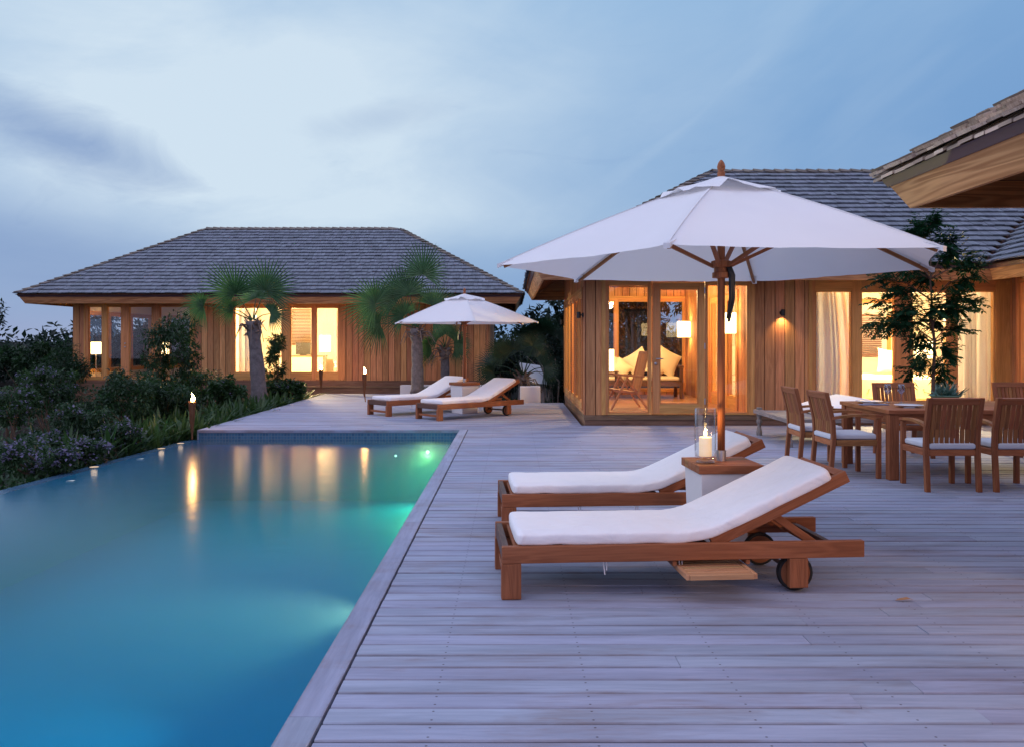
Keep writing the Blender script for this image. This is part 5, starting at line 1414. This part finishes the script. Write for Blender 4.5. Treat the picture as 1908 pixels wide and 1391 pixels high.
def drum(name,label,x,y,z,rad,h,mat='shade',e=30,group=None,cat='lamp',stand=None,col=(1,.60,.24)):
    t=thing(name,label,cat,(x,y,z),0,group)
    b=MB(); b.lathe([(rad*.96,-h/2),(rad,-h/2+.01),(rad,h/2-.01),(rad*.96,h/2),(rad*.94,h/2-.01),(rad*.94,-h/2+.01),(rad*.96,-h/2)],(0,0,0),28); b.build('lamp_shade',M[mat],t,smooth=True)
    if stand is not None:
        s=MB(); s.tube([(0,0,stand-z+.02),(0,0,-h/2+.02)],.012,8); s.lathe([(.001,0),(.12,.0),(.12,.015),(.03,.02),(.012,.03)],(0,0,stand-z+.001),20); s.build('stand',M['steel'],t)
    else:
        s=MB(); s.box(-.02,.02,-.02,.02,-.02,.02); s.build('bulb_holder',M['steel'],t)
    if e: light('lamp_light','POINT',(x,y,z),e,col,t,shadow_soft_size=rad*.6)
    return t
# left pavilion porch and bedroom
zfL=.341
drum('floor_lamp','lit drum floor lamp behind the left porch glass of the far pavilion',gx(179,24.75),24.75,gz(648.5,24.75),.135,.34,e=24,stand=zfL,cat='floor lamp',group='porch floor lamps')
drum('floor_lamp','lit drum floor lamp half hidden by the airy shrub',gx(306,25.4),25.4,gz(648.5,25.4),.135,.34,e=24,stand=zfL,cat='floor lamp',group='porch floor lamps')
def curtain(label,x0,x1,y,z0,z1,folds,amp,seed,pinch=0.0,mat='curtain'):
    r=random.Random(seed); mb=MB(); nx=folds*8; nz=10; vs=[]; fs=[]; ph=[r.uniform(.7,1.3) for _ in range(folds+1)]
    for j in range(nz+1):
        g_=j/nz
        for i in range(nx+1):
            f=i/nx; k=f*folds+.42*math.sin(f*folds*1.9+seed)+.25*math.sin(f*folds*.8+seed*2); x=x0+(x1-x0)*f; x+=pinch*(1-g_)*math.sin(g_*2.2+.3)*(f-.2)
            vs.append((x,y+amp*ph[int(max(0,min(k,folds-1)))]*math.sin(k*6.283)*(1.25-.45*g_)+.004*math.sin(g_*3+k*1.1),z0+(z1-z0)*g_))
    for j in range(nz):
        for i in range(nx): a=j*(nx+1)+i; fs.append((a,a+1,a+nx+2,a+nx+1))
    mb.faces(vs,fs); o=mb.build('curtain',M[mat],smooth=True,solid=.003); tag(o,label,'curtain','sheer white curtains')
curtain('gathered white curtain at the left side of the far bedroom window, behind the palm trunk',XL(438),XL(470),24.35,zfL+.01,2.5,6,.035,1)
curtain('narrow white curtain at the right side of the far bedroom window',XL(621),XL(633),24.35,zfL+.01,2.5,3,.035,2)
drum('floor_lamp','warm standing lamp glowing behind the right pane of the far bedroom window',gx(606,26.6),26.6,gz(640,26.6),.17,.5,e=60,stand=zfL,cat='floor lamp')
def blind(label,x0,x1,y,z0,z1,mat='soffit'):
    b=MB(); z=z0
    while z<z1: b.obox(((x0+x1)/2,y,z),(x1-x0,.045,.006),Euler((R(28),0,0)).to_matrix()); z+=.05
    b.box(x0,x1,y-.02,y+.02,z1,z1+.05); b.box(x0,x1,y-.015,y+.015,z0-.05,z0-.02); o=b.build('window_blind',M[mat]); tag(o,label,'blind')
blind('slatted wooden blind on the back wall of the far bedroom',gx(541,29.4),gx(579,29.4),29.4,gz(640,29.4),gz(575,29.4))
t=thing('television','dark television on the low cabinet inside the far bedroom','television',(gx(565,28.6),28.6,.95)); b=MB(); b.box(-.24,.24,-.03,.03,.03,.42); b.build('screen',M['tv'],t); b=MB(); b.box(-.1,.1,-.05,.05,0,.029); b.build('foot',M['tv'],t)
t=thing('cabinet','pale low cabinet under the television in the far bedroom','cabinet',(gx(562,28.6),28.7,zfL)); b=MB(); b.box(-.75,.75,-.25,.25,.04,.56); b.build('body',M['cream'],t); b=MB(); b.box(-.78,.78,-.28,.27,.561,.605); b.build('top',M['floorwood'],t)
light('bedroom_fill_light','POINT',(gx(534,25.2),25.2,1.95),1250,(1,.76,.38),LH,shadow_soft_size=.07)  # unseen lamp added to light the bedroom, set behind the window post

# right villa: porch
zfR=.178
drum('wall_light','lit cylinder wall light deep in the porch, seen through the glass door',XI-.19,19.7,1.70,.15,.36,e=45,cat='wall light',group='cylinder wall lights in the porch')
drum('wall_light','lit cylinder wall light nearest the glass, right of the parasol pole',XI-.20,15.5,1.76,.115,.37,e=40,cat='wall light',group='cylinder wall lights in the porch')
sw=MB(); sw.box(XI-.018,XI-.001,15.62,15.72,1.20,1.34); sw.box(XI-.03,XI-.0185,15.65,15.69,1.25,1.29); o=sw.build('thermostat',M['porcelain']); tag(o,'small white wall control below the nearer cylinder light','switch')
t=thing('sofa','dark wooden porch sofa piled with cream cushions','sofa',(2.75,19.2,zfR))
b=MB(); b.box(-.75,.98,-.35,.38,.27,.36); 
for i in range(5): b.box(-.75,.98,-.34+i*.145,-.21+i*.145,.361,.39)
b.build('seat',M['teak_dark'],t)
for x in (-.73,.93):
    for y in (-.34,.33):
        l=MB(); l.box(x,x+.07,y,y+.07,0,.27 if (y<0 and x<0) else .66); l.build('leg',M['teak_dark'],t)
b=MB(); b.beam((.965,-.36,.69),(.965,.42,.69),.09,.05); b.build('armrest',M['teak_dark'],t)
b=MB(); b.box(-.7,.9,.34,.385,.60,.68)
for i in range(11): b.box(-.66+i*.145,-.61+i*.145,.35,.375,.39,.60)
b.build('backrest',M['teak_dark'],t)
b=MB(); b.box(-.72,.92,-.33,.33,.391,.47); b.build('seat_pad',M['pillow'],t,bevel=.03)
def pillow(label,x,y,z,s,rot,th=.16):
    n_=12; vs=[]; fs=[]
    for sg in (1,-1):
        for j in range(n_+1):
            for i in range(n_+1):
                u=i/n_*2-1; v=j/n_*2-1; e=(1-abs(u)**2.2)*(1-abs(v)**2.2); k=1-.10*(1-u*u*.0)*((1-u*u)*(abs(v)**3)+(1-v*v)*(abs(u)**3))
                vs.append((u*s/2*(1-.10*(1-u*u)*0-.09*(1-v*v)*abs(u)),sg*th/2*e**.6 if e>0 else 0,v*s/2*(1-.09*(1-u*u)*abs(v))))
    m_=(n_+1)**2
    for sg in (0,1):
        for j in range(n_):
            for i in range(n_):
                a=sg*m_+j*(n_+1)+i; q=(a,a+1,a+n_+2,a+n_+1); fs.append(q if sg else q[::-1])
    b=MB(); b.faces(vs,fs); o=b.build('pillow',M['pillow'],smooth=True); o.location=(x,y,z); o.rotation_euler=rot; tag(o,label,'cushion','cream cushions on the porch sofa')
pillow('large cream cushion tipped on its corner, seen through the glass door',3.42,19.1,.97,.58,(R(-14),R(28),R(8)))
pillow('cream cushion at the left end of the sofa behind the lit paper lamp',2.12,19.15,.90,.52,(R(-14),R(20),0))
pillow('small darker cream cushion standing between lamp and folding chair',2.38,18.88,.82,.40,(R(-16),R(38),R(-10)))
pillow('cream cushion with a pointed corner just behind the folding chair',2.80,19.1,.95,.55,(R(-14),R(-32),0))
pillow('small cream cushion low beside the big tipped one',3.12,18.85,.78,.36,(R(-20),R(50),R(6)))
t=drum('paper_lamp','tall white glowing paper lamp at the left end of the sofa',gx(1137.5,18.4),18.4,gz(671,18.4),.075,.46,e=9,cat='table lamp')
b=MB(); z1=gz(671,18.4)-.23; zz=zfR-gz(671,18.4); b.box(-.16,.16,-.16,.16,-.255,-.232)
for x in (-.14,.11):
    for y in (-.14,.11): b.box(x,x+.03,y,y+.03,zz+.002,-.2555)
o=b.build('stool',M['teak_dark']); o.location=t.location; tag(o,'small dark stool carrying the glowing paper lamp','stool')
# folding steamer chair
t=thing('folding_chair','folding teak armchair with slatted back standing just inside the porch glass','chair',(2.12,16.2,zfR),R(8))
for y in (-.27,.27):
    b=MB(); b.beam((-.33,y,0),(-.02,y,.60),.03,.05,(0,1,0)); b.build('front_leg',M['teak_light'],t)
    b=MB(); b.beam((.36,y*.9,0),(-.03,y*.9,.585),.03,.05,(0,1,0)); b.build('rear_leg',M['teak_light'],t)
    b=MB(); b.beam((-.28,y,.635),(.30,y,.60),.06,.03); b.build('armrest',M['teak_light'],t)
b=MB()
for i in range(6): b.beam((-.22+i*.085,-.24,.36-i*.012),(-.22+i*.085,.24,.36-i*.012),.06,.02)
for y in (-.235,.235): b.beam((-.26,y,.345),(.26,y,.29),.03,.04)
b.build('seat',M['teak_light'],t)
b=MB()
for i in range(7): y=-.21+i*.07; b.beam((.20,y,.34),(.36,y,1.02),.045,.018,(1,0,0))
for y in (-.26,.26): b.beam((.18,y,.28),(.37,y,1.04),.035,.04,(1,0,0))
b.beam((.37,-.26,1.04),(.37,.26,1.04),.035,.05); b.beam((.20,-.24,.33),(.20,.24,.33),.03,.04)
b.build('backrest',M['teak_light'],t)
light('porch_ceiling_light','POINT',(2.6,17.4,2.5),300,(1,.66,.28),RH,shadow_soft_size=.2)

# right villa: bedroom
curtain('long white curtain in the first bedroom window pane, hanging loosely to one side',XR(1513),XR(1590),YR+.32,zfR+.01,2.5,8,.055,3,pinch=.30,mat='curtain_white')
curtain('long white curtain in the last bedroom window pane, glowing cream',XR(1768),XR(1868),YR+.32,zfR+.01,2.5,8,.045,4)
blind('slatted wooden blind on the bedroom back wall beside the small tree',gx(1596,20.3),gx(1643,20.3),20.3,gz(660,20.3),gz(590,20.3))
b=MB(); b.box(gx(1596,20.3),gx(1668,20.3),20.345,20.375,gz(565,20.3),gz(557,20.3)); b.box(gx(1655,20.3),gx(1662,20.3),20.345,20.375,gz(662,20.3),gz(588,20.3)); o=b.build('picture_rail',M['cedar_frame']); tag(o,'slim wooden rail and post on the bedroom back wall','rail')
t=thing('bed','wide bed with cream cover, glowing behind the wine glasses','bed',(7.35,17.3,zfR))
b=MB(); b.box(-.95,1.0,-.9,.95,.12,.58); b.build('mattress',M['pillow'],t,bevel=.05); b=MB(); b.box(-.93,.98,-.88,.93,0,.119); b.build('base',M['floorwood'],t)
b=MB()
for i in range(9): b.box(-.55+i*.13,-.53+i*.13,-.912,-.9005,.33,.35)
b.build('stitching',M['boot'],t)
pillow('round cream pillow on the bed, left of the tree trunk',7.68,17.5,1.02,.5,(R(-12),R(8),0),.26)
pillow('square cream pillow on the bed close to the window stile',8.02,17.75,1.0,.45,(R(-12),0,0),.2)
t=thing('side_table','small wooden side table behind the tree trunk in the bedroom','table',(gx(1740,17.4),17.4,zfR))
b=MB(); b.box(-.28,.28,-.2,.2,.50,.535); b.build('top',M['floorwood'],t)
for x in (-.26,.21):
    for y in (-.18,.14): l=MB(); l.box(x,x+.05,y,y+.05,0,.499); l.build('leg',M['floorwood'],t)
b=MB(); b.box(-.24,.24,-.17,.17,.18,.2); b.build('shelf',M['floorwood'],t)
drum('table_lamp','bright drum table lamp behind the crown of the small tree',gx(1722,18.6),18.6,gz(652,18.6),.2,.36,e=130,stand=zfR+.55,cat='table lamp')
t=thing('chest','low pale chest under the bright table lamp','chest',(gx(1722,18.6),18.6,zfR)); b=MB(); b.box(-.45,.3,-.22,.25,0,.51); b.build('body',M['cream'],t); b=MB(); b.box(-.47,.32,-.24,.26,.511,.549); b.build('top',M['floorwood'],t)
light('bedroom_fill_light','POINT',(gx(1683,16.2),16.2,2.0),1150,(1,.76,.38),RH,shadow_soft_size=.08)  # added bedroom lamp, kept out of view behind the middle stile
light('bedroom_fill_light','POINT',(11.6,14.5,2.3),450,(1,.76,.38),RH,shadow_soft_size=.25)

# lamp inside the near pavilion, its glow falls on the deck boards at the right
light('near_room_light','POINT',(5.6,2.4,2.0),300,(1,.62,.40),NH,shadow_soft_size=.3)
